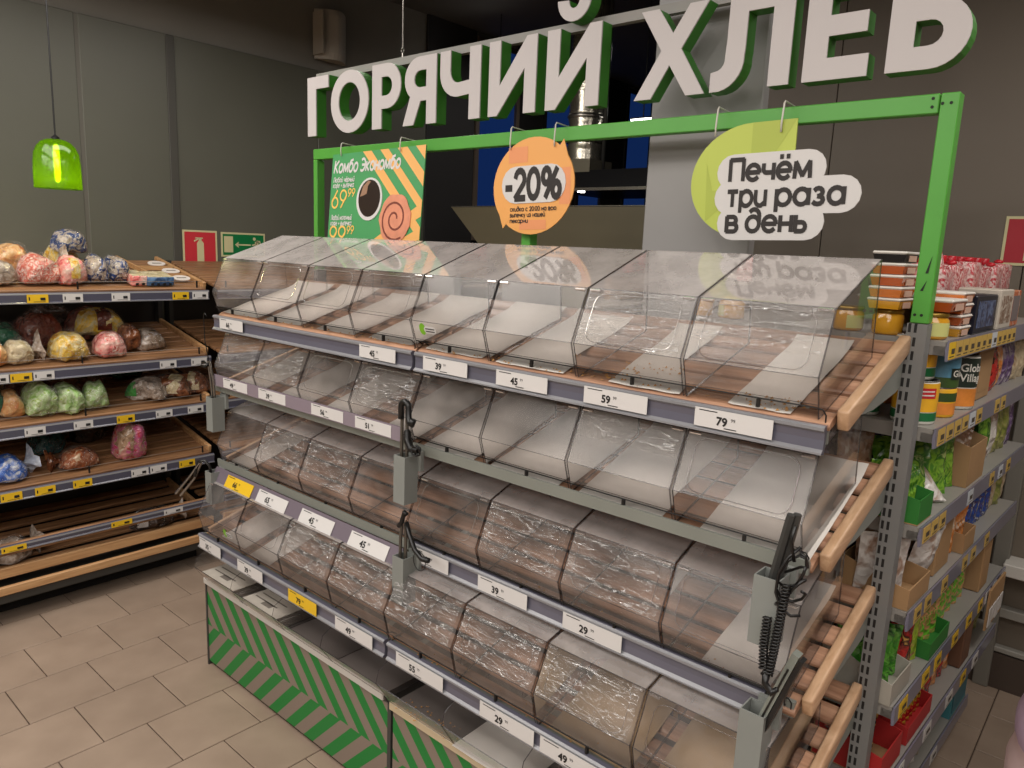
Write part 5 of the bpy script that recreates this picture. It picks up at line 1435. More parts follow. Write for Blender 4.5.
def flatbox(px, k, x, size, mat, top, label, name='biscuit_pack', rot=0.0):
    y = LY0[k]+px/LYS[k]+(LF-x)*0.28; w, d, h = size
    t = thing(name, label, 'pack', (x, y, lz(k, x)+0.003), rot, GB); t.rotation_euler = (0, math.atan(LSL), rot)
    obj('box', MB().rbox(-d/2, d/2, -w/2, w/2, 0, h, 0.006, 2), mat, t, True, local=True)
    m = MB().box(-d/2+0.006, d/2-0.006, -w/2+0.006, w/2-0.006, h, h+0.001); obj('top_print', m, top, t, local=True)
    m = MB()
    for q in range(int(w/0.03)):
        yy = -w/2+0.018+q*0.03; m.box(d/2, d/2+0.001, yy, yy+0.014, 0.004, 0.016)
    obj('window', m, INK, t, local=True)
flatbox(128, 0, -1.045, (0.075,0.13,0.05), pink, crea, 'small red and white biscuit pack on the top wall shelf')
flatbox(151, 0, -1.04, (0.135,0.13,0.045), P('pack_blue', [S(60,92,134), S(84,120,160), S(52,80,120)], 20, 0.3, 3.3), crea, 'flat blue biscuit pack beside the empty wooden trays')
# second shelf
lbag(4, 1, -1.20, (0.14,0.13,0.12), dgrn, 'dark green bread bag at the left of the second wall shelf')
lbag(34, 1, -1.25, (0.22,0.16,0.15), dred, 'dark red loaf bag in shade, second wall shelf', 0.2)
lbag(15, 1, -1.03, (0.12,0.11,0.10), crea, 'pale sesame bun bag at the front left, second wall shelf', 0.1, tail=1, tail_mat=clearish)
lbag(-6, 1, -1.03, (0.10,0.11,0.10), oran, 'orange bun bag cut by the left edge, second wall shelf')
lbag(62, 1, -1.04, (0.17,0.14,0.12), yell, 'bright yellow bun bag at the front of the second wall shelf', -0.1)
lbag(86, 1, -1.30, (0.24,0.15,0.15), dred, 'brown loaf bag behind the yellow bags')
lbag(97, 1, -1.22, (0.24,0.14,0.12), yell, 'yellow and brown bread bag lying on the second row', -0.15, dz=0.05, band=(-0.2,0.35), band_mat=dred)
lbag(102, 1, -1.04, (0.15,0.12,0.11), pink, 'pink and yellow wrapped bread on the second wall shelf', -0.1, band=(-0.45,0.4), band_mat=redc)
lbag(124, 1, -1.10, (0.11,0.12,0.12), brwn, 'brown bag with a yellow corner beside the pink wrapped bread')
lbag(147, 1, -1.10, (0.15,0.13,0.09), clearish, 'clear bag of flat bread with a light blue edge', -0.15, band=(-0.9,0.9), band_mat=P('wrap_clearbrown', [S(98,80,62), S(140,118,96), S(190,190,196)], 20, 0.15, 5.5))
lbag(48, 1, -1.42, (0.24,0.12,0.15), dark, 'dark loaf bag at the back of the second wall shelf')
# third shelf
lbag(-8, 2, -1.10, (0.12,0.12,0.12), dgrn, 'green bag cut by the left edge, third wall shelf')
lbag(9, 2, -1.07, (0.10,0.13,0.11), oran, 'orange brown bun bag left of the pale green bags')
for q, (px, s, lb) in enumerate(((34,(0.13,0.15,0.13),'large pale green crinkled bag, leftmost of three'), (60,(0.14,0.14,0.115),'pale green crinkled bag in the middle of three'), (87,(0.12,0.13,0.12),'pale green crinkled bag, rightmost of three'))):
    lbag(px, 2, -1.05, s, lgrn, lb+' on the third wall shelf', 0.2-0.2*q, lump=0.35)
lbag(66, 2, -1.28, (0.30,0.14,0.14), brwn, 'brown bread bag behind the pale green bags', 0.0)
lbag(24, 2, -1.28, (0.18,0.14,0.13), dred, 'dark bread bag behind the left pale green bag', 0.0)
lbag(143, 2, -1.08, (0.20,0.13,0.10), clearish, 'sliced loaf in a green and yellow bag, third wall shelf', -0.75, band=(-0.95,-0.25), band_mat=grny)
lbag(170, 2, -1.08, (0.21,0.13,0.10), brwn, 'brown loaf with a cream band, left of two on the third wall shelf', -0.7, band=(0.0,0.6), band_mat=crea)
lbag(192, 2, -1.10, (0.21,0.13,0.10), brwn, 'brown loaf with a cream band, right of two on the third wall shelf', -0.6, band=(0.05,0.6), band_mat=crea)
lbag(127, 2, -1.40, (0.16,0.12,0.12), dgrn, 'dark green bag deep in the third wall shelf')
# fourth shelf
lbag(6, 3, -1.05, (0.15,0.13,0.10), blu2, 'blue and white bread bag at the left of the fourth wall shelf', 0.2, tail=1, tail_mat=P('wrap_white', [S(214,220,230), S(170,180,200)], 20, 0.2))
lbag(42, 3, -1.26, (0.16,0.14,0.11), teal, 'dark teal bread bag at the back of the fourth wall shelf', 0.3)
lbag(70, 3, -1.05, (0.18,0.12,0.085), P('wrap_roll', [S(110,54,30), S(160,92,58), S(206,180,150)], 30, 0.12, 9.1), 'brown rolls in a clear bag at the front of the fourth wall shelf', 0.0, tail=-1, tail_mat=brwn)
lbag(84, 3, -1.33, (0.16,0.13,0.12), dark, 'dark loaf bag behind the brown rolls')
lbag(121, 3, -1.06, (0.15,0.13,0.18), magn, 'tall pink and red gift bag of biscuits on the fourth wall shelf', 0.1, tail=None, lump=0.3, band=(-0.95,-0.2), band_mat=P('wrap_biscuit', [S(120,88,60), S(176,142,110), S(214,196,176)], 22, 0.15, 3.7))
# lowest tray
y_ = -0.47+10/206
bag('bread_bag', 'grey clear bag in the lowest wall tray by the left edge', 'bread bag', (-1.06, y_, lz(4,-1.06)+0.002), (0.16,0.12,0.10), clearish, 0.2, 0.16, tail=1, seed=4.4, group=GB)
y_ = -0.45+140/206
bag('bread_bag', 'dark loaf in a clear bag with a white label, lowest wall tray', 'bread bag', (-1.06, y_, lz(4,-1.06)+0.002), (0.22,0.12,0.08), dark, -0.1, 0.16, tail=1, tail_mat=clearish, seed=6.4, group=GB, band=(-0.8,-0.35), band_mat=WHITE)
# ================================================================== GROCERY SHELVES (run away from the viewer behind the rack)
RK = -0.045
RM = Matrix.Translation((2.5, 0.552, 0)) @ Matrix.Rotation(RK, 4, 'Z')
RZ = [1.645, 1.435, 1.188, 0.965, 0.705, 0.475, 0.15]
RLEV = ['top', 'second', 'third', 'fourth', 'fifth', 'sixth', 'lowest']
def RW(u, d, z): return RM @ Vector((-d, u, z))
UL = 1.30
SHM = pbr('shelf_sheet', S(146,142,136), 0.45, 0, 0.05, 5)
TAN = pbr('tag_tan', S(198,164,84), 0.5); GREYT = pbr('tag_grey', S(196,200,204), 0.5)
ru = thing('grocery_shelf_unit', 'grey metal grocery shelf unit running behind the bread rack', 'shelving', tuple(RW(0,0,0)), RK)
def robj(name, mb, mats, parent, smooth=False): return obj(name, mb, mats, parent, smooth, local=True)
for k, z in enumerate(RZ):
    fd = 0.05 if k == 6 else 0.0
    m = MB().box(-0.42, -0.004-fd, 0.012, UL, z-0.012, z)
    m.box(-0.03-fd, -0.004-fd, 0.012, UL, z-0.034, z-0.012); m.box(-0.42, -0.004, 0.012, 0.03, z-0.034, z-0.012)
    sh = robj('shelf', m, SHM, ru)
    m = MB().prism([(0.0-fd, z+0.004), (0.004-fd, z+0.004), (0.006-fd, z-0.044), (0.0-fd, z-0.046), (-0.003-fd, z-0.02)], 'y', 0.004, UL)
    robj('price_strip', m, pbr('strip_grey', S(118,116,132), 0.3, 0, 0.08, 5, coat=0.3), sh)
for u in (0.0, UL-0.02):
    robj('rear_upright', MB().box(-0.47, -0.43, u, u+0.03, 0, 1.62), STEEL_D, ru)
robj('back_panel', MB().box(-0.446, -0.43, 0.03, UL, 0.08, 1.62), pbr('unit_back', S(96,90,84), 0.6), ru)
robj('plinth', MB().box(-0.42, -0.08, 0.02, UL, 0.0, 0.10), STEEL_D, ru)
rt_ = random.Random(5)
def rtag(k, u, w, kind, n, labelx=''):
    z = RZ[k]-0.041
    m_ = {'y': YELLOW, 't': TAN, 'w': WHITE, 'g': GREYT}[kind]
    nm = {'y': 'yellow', 't': 'tan', 'w': 'white', 'g': 'grey'}[kind]
    o = RW(u, -0.0068+(0.05 if k == 6 else 0.0), z)
    t = thing('price_tag', '%s price tag, %s from the near end of the grocery unit\'s %s shelf' % (nm, ORD[n], RLEV[k]), 'price tag', tuple(o), RK, 'price tags on the grocery unit')
    mb = MB(); slab(mb, [(0,0),(w,0),(w,0.04),(0,0.04)], (0,0,0), (0,1,0), (-0.03,0,1), 0.001); robj('card', mb, m_, t)
    p = MB()
    for a, b, c, dd in ((0.35, 0.85, 0.3, 0.32), (0.12, 0.8, 0.12, 0.06)):
        p.add([Vector((0.0006-0.03*0.04*r, w*q, 0.04*r)) for q, r in ((a,c),(b,c),(b,c+dd),(a,c+dd))], [(0,1,2,3)])
    robj('print', p, pbr('tag_ink', S(70,60,48), 0.7), t)
for k, row in enumerate((('y',.0,.055),), 1): pass
ROWS = {0: [(0.004+i*0.062, 0.056, 'y' if i == 0 else ('g' if i in (7, 12) else 't')) for i in range(12)],
        1: [(0.02+i*0.075, 0.062, 't' if i not in (4, 6) else 'g') for i in range(6)]+[(0.62,0.06,'t'),(0.70,0.06,'t')],
        2: [(0.02,0.06,'t'),(0.09,0.06,'t'),(0.16,0.06,'t'),(0.45,0.06,'g'),(0.72,0.06,'t'),(0.84,0.06,'g'),(0.96,0.06,'t')],
        3: [(0.05,0.06,'t'),(0.14,0.06,'t'),(0.3,0.06,'t'),(0.52,0.06,'t'),(0.62,0.06,'t'),(0.8,0.06,'t')],
        4: [(0.04,0.07,'y'),(0.24,0.07,'y'),(0.36,0.07,'y'),(0.55,0.07,'y'),(0.72,0.07,'y'),(0.88,0.06,'y'),(0.98,0.07,'w'),(1.08,0.07,'w')],
        5: [(0.10,0.08,'w'),(0.36,0.08,'w'),(0.60,0.08,'w'),(0.78,0.07,'y'),(0.94,0.08,'w')],
        6: [(0.36,0.07,'y'),(0.54,0.08,'y'),(0.78,0.08,'w')]}
for k, row in ROWS.items():
    for n, (u, w, kd) in enumerate(row): rtag(k, u, w, kd, n)

GR = 'goods on the grocery unit'
def at(name, label, cat, u, d, z, rot=0.0):
    return thing(name, label, cat, tuple(RW(u, d, z)), RK+rot, GR)
LIDW = pbr('tub_lid', S(226,220,212), 0.35)
def tub(u, d, z, col, label, w=0.105, dp=0.075, h=0.0275, rot=0.0):
    t = at('honey_tub', label, 'tub', u, d, z+0.001, rot)
    m = MB(); hw, hd = w/2, dp/2
    vs = [(-hd*.88,-hw*.9,0),(hd*.88,-hw*.9,0),(hd*.88,hw*.9,0),(-hd*.88,hw*.9,0),(-hd,-hw,h*0.7),(hd,-hw,h*0.7),(hd,hw,h*0.7),(-hd,hw,h*0.7)]
    m.add(vs, [(0,3,2,1),(4,5,6,7),(0,1,5,4),(1,2,6,5),(2,3,7,6),(3,0,4,7)]); robj('tub', m, col, t)
    robj('lid', MB().rbox(-hd-.002, hd+.002, -hw-.002, hw+.002, h*0.7, h-0.001, 0.003), LIDW, t)
    robj('label', MB().box(hd*0.97, hd*0.985+0.001, -hw*.5, hw*.6, h*0.1, h*0.62), pbr('tub_label', S(206,170,150), 0.5), t)
AMB = pbr('honey_amber', S(198,110,40), 0.12, 0, 0.15, 12, coat=0.4); AMB2 = pbr('honey_dark', S(170,78,30), 0.12, 0, 0.15, 12, coat=0.4); AMB3 = pbr('honey_gold', S(206,148,40), 0.1, 0, 0.15, 12, coat=0.4)
def jar(u, d, z, r, h, lidc, label, lab=None):
    t = at('honey_jar', label, 'jar', u, d, z+0.001)
    robj('glass', MB().lathe([(r*.9,0),(r,0.006),(r,h*.72),(r*.86,h*.82),(r*.86,h*.84)], (0,0,0), 20), AMB3, t, True)
    robj('lid', MB().lathe([(r*.92,h*.84),(r*.95,h*.86),(r*.95,h*.98),(r*.9,h)], (0,0,0), 20), lidc, t, True)
    if lab is not None:
        def fn(a, v):
            an = -1.35+2.7*a
            return Vector((1.012*r*math.cos(an), 1.012*r*math.sin(an), h*(0.12+0.52*v)))
        robj('label', MB().grid(fn, 12, 1), lab, t, True)
YLAB = pbr('jar_label', S(206,206,130), 0.5)
LIDG = pbr('lid_gold', S(150,120,50), 0.3, 0.6)
# left of the slotted upright
jar(0.055, 0.15, RZ[0], 0.036, 0.062, LIDG, 'golden honey jar beneath the tub stack, left of the green post', None)
jar(0.055, 0.05, RZ[0], 0.036, 0.062, LIDG, 'honey jar with pale green label right of the green post', YLAB)
jar(0.055, 0.245, RZ[0], 0.036, 0.062, LIDG, 'honey jar with pale label seen through the clear bin end', YLAB)
for q in range(4):
    tub(0.055, 0.15, RZ[0]+0.0635+q*0.028, (AMB3, AMB, AMB2, AMB2)[q], 'orange tub, %s from bottom of the stack left of the green post' % ORD[q])
tub(0.055, 0.15, RZ[0]+0.0635+4*0.028, BLACK, 'black tub topping the stack left of the green post')
for q in range(4):
    tub(0.205, 0.055, RZ[0]+q*0.028, (AMB3, AMB2, AMB2, AMB)[q], 'small tub, %s from bottom of the stack right of the green post' % ORD[q], 0.10, 0.085, 0.0275)
tub(0.10, 0.048, RZ[0]+0.0655, AMB2, 'amber tub on the pale labelled jar right of the post', 0.13, 0.08, 0.031)
def carton(u, d, z, w, dp, h, col, label, deco=None, name='carton', rot=0.0):
    t = at(name, label, 'carton', u, d, z+0.001, rot)
    robj('box', MB().rbox(-dp/2, dp/2, -w/2, w/2, 0, h, 0.003), col, t)
    robj('front_print', MB().box(dp/2, dp/2+0.001, -w*.38, w*.38, h*.15, h*.85), deco or pbr('carton_print', S(120,110,110), 0.5), t)
    robj('top_flap', MB().box(-dp/2+0.004, dp/2-0.004, -w/2+0.004, -0.001, h, h+0.0012), col, t)
navy = P('pack_navy', [S(14,18,40), S(24,34,74), S(90,110,150), S(16,18,34)], 34, 0.3, 1.1, 0.1)
carton(0.395, 0.06, RZ[0], 0.24, 0.10, 0.10, pbr('navy_box', S(18,20,36), 0.35), 'dark navy carton on the top grocery shelf', navy)
carton(0.61, 0.06, RZ[0], 0.17, 0.11, 0.112, pbr('beige_box', S(196,186,172), 0.5), 'beige carton right of the dark navy one', P('pack_beige', [S(196,186,172), S(120,90,70), S(210,200,186)], 30, 0.5, 2.2, 0.1))
carton(0.77, 0.06, RZ[0], 0.12, 0.10, 0.108, P('pack_orange', [S(206,150,110), S(190,90,50), S(220,200,180)], 22, 0.4, 2.9, 0.1), 'orange patterned carton at the right edge, top grocery shelf')
# cardboard riser with flowered gift packs
KRAFT = pbr('kraft_card', S(168,132,92), 0.75, 0, 0.06, 10); GREYC = pbr('grey_card', S(170,164,152), 0.75, 0, 0.05, 10)
ri = at('card_riser', 'flat cardboard riser carrying the flowered packs', 'tray', 0.80, 0.165, RZ[0])
robj('tray', MB().box(-0.09, 0.048, -0.48, 0.48, 0.086, 0.094), GREYC, ri)
robj('leg', MB().box(-0.085, -0.06, -0.47, 0.47, 0.0, 0.086), KRAFT, ri); robj('leg', MB().box(0.034, 0.046, -0.47, 0.47, 0.0, 0.086), KRAFT, ri)
flor = P('pack_flower', [S(226,196,192), S(190,40,56), S(232,206,200), S(170,30,44), S(236,214,208)], 34, 0.35, 4.2, 0.25)
REDCAP = pbr('red_cap', S(196,36,48), 0.3)
for q in range(6):
    u = 0.44+q*0.155
    t = at('gift_pack', 'white and red flowered gift pack, %s from left on the cardboard riser' % ORD[q], 'gift pack', u, 0.150+0.008*(q % 2), RZ[0]+0.0955, 0.05*(-1)**q)
    h = 0.068+0.012*(q % 3)
    robj('pack', MB().rbox(-0.03, 0.03, -0.066, 0.066, 0, h, 0.008, 2), flor, t, True)
    if q == 0:
        robj('paper_peak', MB().add([(-.01,-.02,h-.004),(.012,-.02,h-.004),(.012,.018,h-.004),(-.01,.018,h-.004),(0,.002,h+.055)], [(0,1,4),(1,2,4),(2,3,4),(3,0,4)]), flor, t)
    else:
        robj('bow', MB().lathe([(0.003,0),(0.014,0.004),(0.016,0.010),(0.006,0.016)], (0,0,h-0.001), 10), REDCAP, t, True)
for q in range(8):
    t = at('red_bottle', 'small bottle with red cap, %s from left behind the flowered packs' % ORD[q], 'bottle', 0.50+q*0.115, 0.222, RZ[0]+0.0955)
    robj('body', MB().lathe([(0.024,0),(0.026,0.004),(0.026,0.07),(0.014,0.085)], (0,0,0), 14), pbr('rose_bottle', S(206,120,120), 0.2), t, True)
    robj('cap', MB().lathe([(0.016,0.085),(0.017,0.088),(0.017,0.108),(0.015,0.11)], (0,0,0), 14), REDCAP, t, True)
# ---- cans
CANL = pbr('can_lid', S(170,170,168), 0.25, 0.8)
def can(u, d, z, r, h, parts, label, txt=None, logo=False, name='food_can'):
    t = at(name, label, 'can', u, d, z+0.001)
    robj('body', MB().lathe([(r*.96,0),(r,0.004),(r,h-.004),(r*.96,h)], (0,0,0), 24), parts[0][2], t, True)
    for (a, b, mt) in parts[1:]:
        robj('label_band', MB().lathe([(r+0.0006,h*a),(r+0.0006,h*b)], (0,0,0), 24, cap0=False, cap1=False), mt, t, True)
    robj('lid', MB().lathe([(r*.97,h-.001),(r*.97,h+.003),(r*.90,h+.003),(r*.89,h)], (0,0,0), 24), CANL, t, True)
    if logo:
        def lp(a, v, off, w_, h0, h1):
            an = -0.75+(a-0.5)*w_/r
            return Vector(((r+off)*math.cos(an), (r+off)*math.sin(an), h*(h0+(h1-h0)*v)))
        lg = robj('logo_plate', MB().grid(lambda a, v: lp(a, v, 0.0012, 0.045, 0.62, 0.86), 8, 1), CANR, t, True)
        for a_, b_ in ((0.68, 0.71), (0.77, 0.80)): robj('logo_line', MB().grid(lambda a, v: lp(a, v, 0.0018, 0.034, a_, b_), 8, 1), CANW, t, True)
    if txt:
        for body, a0, zz, sz, mt, plate in txt:
            def bend(px_, pz_, off): 
                an = a0+px_/r
                return Vector(((r+off)*math.cos(an), (r+off)*math.sin(an), pz_))
            vs, fs, w = text_mesh(body, 1.0, 0.02)
            if plate is not None:
                pw, ph = w*sz*0.62, sz*0.62
                robj('logo_plate', MB().grid(lambda a, v: bend((a-0.5)*2*pw, zz+(v-0.28)*2*ph, 0.0012), 10, 1), plate, t, True)
            m = MB(); m.add([bend(p[0]*sz-w*sz/2, zz+p[1]*sz, 0.0018) for p in vs], fs); robj('lettering', m, mt, t)
MANGO = pbr('mango_yellow', S(238,180,44), 0.4, 0, 0.12, 14); CANW = pbr('can_white', S(224,222,212), 0.4); CANG = pbr('can_green', S(30,110,62), 0.4); CANR = pbr('can_red', S(196,44,50), 0.4)
def mango(u, d, z, label):
    can(u, d, z, 0.05, 0.105, [(0,1,CANW),(0.30,0.97,MANGO),(0.08,0.28,CANG)], label, None, True)
mango(0.075, 0.07, RZ[1], 'yellow mango can standing right of the slotted upright')
mango(0.075, 0.085, RZ[1]+0.1085, 'yellow mango can stacked on another right of the slotted upright')
mango(0.075, 0.20, RZ[1], 'yellow mango can seen left of the slotted upright')
PIN = pbr('pine_blue', S(96,150,178), 0.4, 0, 0.2, 20); PING = pbr('pine_green', S(60,84,40), 0.4, 0, 0.25, 30); DKG = pbr('can_dark', S(36,48,40), 0.4); ORC = pbr('can_orange', S(226,140,60), 0.4, 0, 0.2, 25)
can(0.215, 0.062, RZ[1], 0.05, 0.075, [(0,1,MANGO),(0.55,0.85,PING),(0.1,0.5,ORC)], 'yellow fruit can below the pineapple can')
can(0.215, 0.062, RZ[1]+0.0785, 0.05, 0.085, [(0,1,PIN),(0.0,0.3,PING)], 'blue pineapple can stacked on a yellow fruit can', [('Glob', -0.1, 0.028, 0.024, CANW, DKG)])
can(0.33, 0.15, RZ[1], 0.05, 0.15, [(0,1,CANW),(0.62,0.9,ORC)], 'white tall can with an orange fruit picture behind')
can(0.39, 0.06, RZ[1], 0.055, 0.145, [(0,1,CANW),(0.42,0.97,DKG),(0.06,0.40,ORC)], 'dark and orange can with large white lettering', [('Global', -0.45, 0.105, 0.030, CANW, None), ('Village', -0.45, 0.078, 0.030, CANW, None)])
can(0.30, 0.21, RZ[1]+0.0, 0.045, 0.17, [(0,1,ORC),(0.5,0.9,CANR)], 'orange and red can at the back of the second grocery shelf')
def openbox(u, d, z, w, dp, h, hf, mat, label, rot=0.0, inner=None, cat='box'):
    """shelf-ready carton: open top, low front"""
    t = at('display_box', label, cat, u, d, z+0.001, rot)
    th = 0.003; im = inner or mat
    m = MB(); m.box(-dp/2, dp/2, -w/2, w/2, 0, th); robj('bottom', m, im, t)
    robj('front_wall', MB().box(dp/2-th, dp/2, -w/2, w/2, th, hf), mat, t)
    robj('back_wall', MB().box(-dp/2, -dp/2+th, -w/2, w/2, th, h), im, t)
    for s in (-1, 1):
        y0 = s*w/2-(th if s > 0 else 0)
        robj('side_wall', MB().prism([(-dp/2+th, th), (dp/2-th, th), (dp/2-th, hf), (dp/2-th-(dp*0.35), hf+(h-hf)*0.25), (-dp/2+th, h)], 'y', y0, y0+th), mat, t)
    return t
def pouch(u, d, z, w, h, th, mat, label, rot=0.0, lean=0.0, roll=0.0, name='food_pouch', cat='pouch', seed=0, group=None):
    """flat sealed pouch standing on its lower seam, front towards the aisle"""
    t = thing(name, label, cat, tuple(RW(u, d, z+0.001)), RK+rot, group or GR)
    t.rotation_euler = (roll, lean, RK+rot)
    def fn(a, v, s):
        y = (a-0.5)*w*(1-0.06*math.sin(math.pi*v)); zz = v*h
        e = (math.sin(math.pi*a)**0.6)*(math.sin(math.pi*min(1, max(0, v*0.94+0.03)))**0.6)
        x = s*th/2*e*(1+0.25*noise.noise(Vector((a*4+seed, v*4, s+seed*2))))+0.004*noise.noise(Vector((a*5, v*6+seed, 3)))
        return Vector((x, y, zz))
    m = MB().grid(lambda a, v: fn(a, v, 1), 8, 10); m.grid(lambda a, v: fn(a, v, -1), 8, 10)
    robj('pouch_body', m, mat, t, True)
    robj('top_seal', MB().grid(lambda a, v: Vector((0.0015*math.sin(a*20), (a-0.5)*w, h-0.002+v*0.012)), 8, 1), mat, t)
    return t
card = KRAFT; gcard = pbr('green_card', S(44,120,44), 0.6, 0, 0.05, 10)
apple = P('pouch_apple', [S(86,150,40), S(140,190,60), S(60,120,36), S(196,214,130)], 22, 0.25, 2.1)
wpou = P('pouch_white', [S(206,198,190), S(226,220,214), S(170,140,120)], 16, 0.25, 3.1)
redp = P('pouch_red', [S(160,28,34), S(196,50,44), S(60,24,20), S(220,170,90)], 26, 0.2, 4.1)
oran2 = P('pouch_orange', [S(214,110,50), S(232,150,80), S(236,214,190)], 22, 0.25, 5.1)
bluep = P('pouch_blue', [S(24,50,130), S(40,80,170), S(70,60,110), S(200,206,220)], 24, 0.2, 6.1)
brp = P('pouch_brown', [S(120,72,46), S(170,130,100), S(214,196,176)], 20, 0.2, 7.1)
kraftp = P('pouch_kraft', [S(176,140,96), S(150,112,72), S(214,188,150)], 18, 0.5, 8.1)
carton(0.60, 0.13, RZ[1], 0.17, 0.20, 0.165, card, 'brown cardboard carton at the right of the second grocery shelf', card)
pouch(0.78, 0.05, RZ[1], 0.09, 0.13, 0.04, redp, 'red pouch right of the brown carton, second grocery shelf', seed=1)
pouch(0.88, 0.06, RZ[1], 0.10, 0.15, 0.04, oran2, 'orange pouch near the right edge, second grocery shelf', seed=1.5)
# third shelf
openbox(0.075, 0.08, RZ[2], 0.115, 0.14, 0.10, 0.065, gcard, 'green display box on the third grocery shelf', inner=card)
for q in range(3): pouch(0.045+0.022*q, 0.09, RZ[2]+0.004, 0.10, 0.13-0.01*q, 0.018, apple, 'apple green pouch, %s in the green display box' % ORD[q], rot=-1.2, lean=0.05, seed=q)
pouch(0.09, 0.20, RZ[2], 0.12, 0.19, 0.05, brp, 'brown and white pouch behind the green display box', rot=-0.5, seed=4)
pouch(0.20, 0.10, RZ[2]+0.01, 0.14, 0.16, 0.05, apple, 'dark green crisp bag leaning on the third grocery shelf', rot=-0.9, lean=-0.5, seed=5)
pouch(0.235, 0.045, RZ[2]+0.005, 0.12, 0.13, 0.04, wpou, 'white snack pouch lying over its neighbours, third grocery shelf', rot=-0.6, lean=-0.9, seed=6)
pouch(0.33, 0.08, RZ[2], 0.12, 0.17, 0.05, apple, 'bright green pouch left of the kraft display box', rot=-0.8, lean=-0.15, seed=7)
pouch(0.42, 0.08, RZ[2], 0.12, 0.18, 0.05, apple, 'bright green pouch against the kraft display box', rot=-0.7, lean=-0.1, seed=8)
openbox(0.58, 0.09, RZ[2], 0.20, 0.16, 0.19, 0.12, card, 'kraft display box mid third grocery shelf')
for q in range(3): pouch(0.53+0.045*q, 0.10, RZ[2]+0.004, 0.12, 0.14, 0.025, brp, 'brown pouch, %s in the kraft display box' % ORD[q], rot=-1.3, seed=9+q)
pouch(0.72, 0.09, RZ[2], 0.14, 0.20, 0.06, bluep, 'blue crisp bag at the far end of the third grocery shelf', seed=12)
pouch(0.84, 0.06, RZ[2], 0.10, 0.19, 0.05, apple, 'lime green pouch at the far end of the third grocery shelf', seed=13)
pouch(0.94, 0.06, RZ[2], 0.10, 0.20, 0.05, wpou, 'white pouch at the far end of the third grocery shelf', seed=14)
# fourth shelf
openbox(0.108, 0.09, RZ[3], 0.18, 0.17, 0.10, 0.055, card, 'kraft box of white pouches on the fourth grocery shelf')
for q, mt in enumerate((wpou, brp, wpou, wpou)): pouch(0.045+0.028*q, 0.09+0.01*q, RZ[3]+0.004, 0.12, 0.17-0.012*q, 0.026, mt, ['white', 'brown', 'crumpled white', 'small white'][q]+' pouch in the kraft box, fourth grocery shelf', rot=-1.0+0.1*q, lean=0.12*(-1)**q, seed=20+q)
openbox(0.06, 0.27, RZ[3], 0.13, 0.14, 0.12, 0.08, card, 'kraft box deep on the fourth shelf, left of the slotted upright')
pouch(0.06, 0.27, RZ[3]+0.05, 0.12, 0.09, 0.05, wpou, 'white pouch in the deep kraft box left of the upright', rot=-0.6, lean=-1.2, seed=24)
pouch(0.245, 0.06, RZ[3], 0.10, 0.16, 0.05, wpou, 'white paper pouch leaning out of the fourth grocery shelf', rot=-0.4, lean=0.25, seed=25)
carton(0.375, 0.12, RZ[3], 0.15, 0.20, 0.17, card, 'tall kraft carton on the fourth grocery shelf', card)
pouch(0.50, 0.05, RZ[3], 0.09, 0.14, 0.035, oran2, 'orange and white pouch left of the kraft tray', rot=-0.4, seed=26)
openbox(0.62, 0.075, RZ[3], 0.13, 0.14, 0.08, 0.06, card, 'small kraft tray of orange pouches, fourth grocery shelf')
for q in range(3): pouch(0.58+0.035*q, 0.08, RZ[3]+0.004, 0.11, 0.13, 0.022, oran2, 'orange pouch, %s in the small kraft tray' % ORD[q], rot=-0.9, lean=0.1, seed=27+q)
for q in range(4): pouch(0.745+0.085*q, 0.055, RZ[3], 0.085, 0.17, 0.04, bluep, 'blue pouch, %s from left on the fourth grocery shelf' % ORD[q], rot=-0.2, seed=31+q)
# fifth shelf
openbox(0.085, 0.10, RZ[4], 0.16, 0.18, 0.13, 0.06, GREYC, 'grey display box of green pouches, fifth grocery shelf')
for q in range(5): pouch(0.03+0.027*q, 0.10+0.012*(q % 2), RZ[4]+0.004, 0.12, 0.15, 0.024, P('pouch_leaf', [S(30,84,30), S(70,150,50), S(110,180,70), S(24,60,28)], 26, 0.25, 9.3), 'leaf green pouch, %s in the grey display box' % ORD[q], rot=-1.1, lean=0.06*(q-2), seed=40+q)
openbox(0.06, 0.30, RZ[4], 0.13, 0.16, 0.10, 0.08, card, 'kraft box with a white slip on the fifth shelf, left of the upright')
pouch(0.20, 0.06, RZ[4], 0.10, 0.15, 0.03, redp, 'red pouch between green ones, fifth grocery shelf', rot=-0.6, seed=46)
pouch(0.27, 0.06, RZ[4], 0.10, 0.16, 0.035, P('pouch_lime', [S(196,206,80), S(160,190,50), S(214,120,110)], 20, 0.25, 3.9), 'yellow green pouch, fifth grocery shelf', rot=-0.5, seed=47)
openbox(0.43, 0.08, RZ[4], 0.20, 0.15, 0.08, 0.05, gcard, 'bright green display box mid fifth grocery shelf')
for q in range(6): pouch(0.36+0.03*q, 0.075+0.012*(q % 2), RZ[4]+0.004, 0.11, 0.14, 0.02, P('pouch_bright', [S(70,160,40), S(120,200,60), S(220,160,110), S(60,140,40)], 24, 0.25, 8.3), 'bright green pouch, %s in the green display box' % ORD[q], rot=-0.7, lean=-0.05+0.03*q, seed=50+q)
for q in range(4): pouch(0.62+0.075*q, 0.07, RZ[4], 0.09, 0.15, 0.035, MATS['pouch_bright'], 'tall bright green pouch, %s of four past the green box' % ORD[q], rot=-0.5, seed=57+q)
carton(1.02, 0.09, RZ[4], 0.12, 0.15, 0.17, card, 'kraft carton at the far end of the fifth grocery shelf', card)
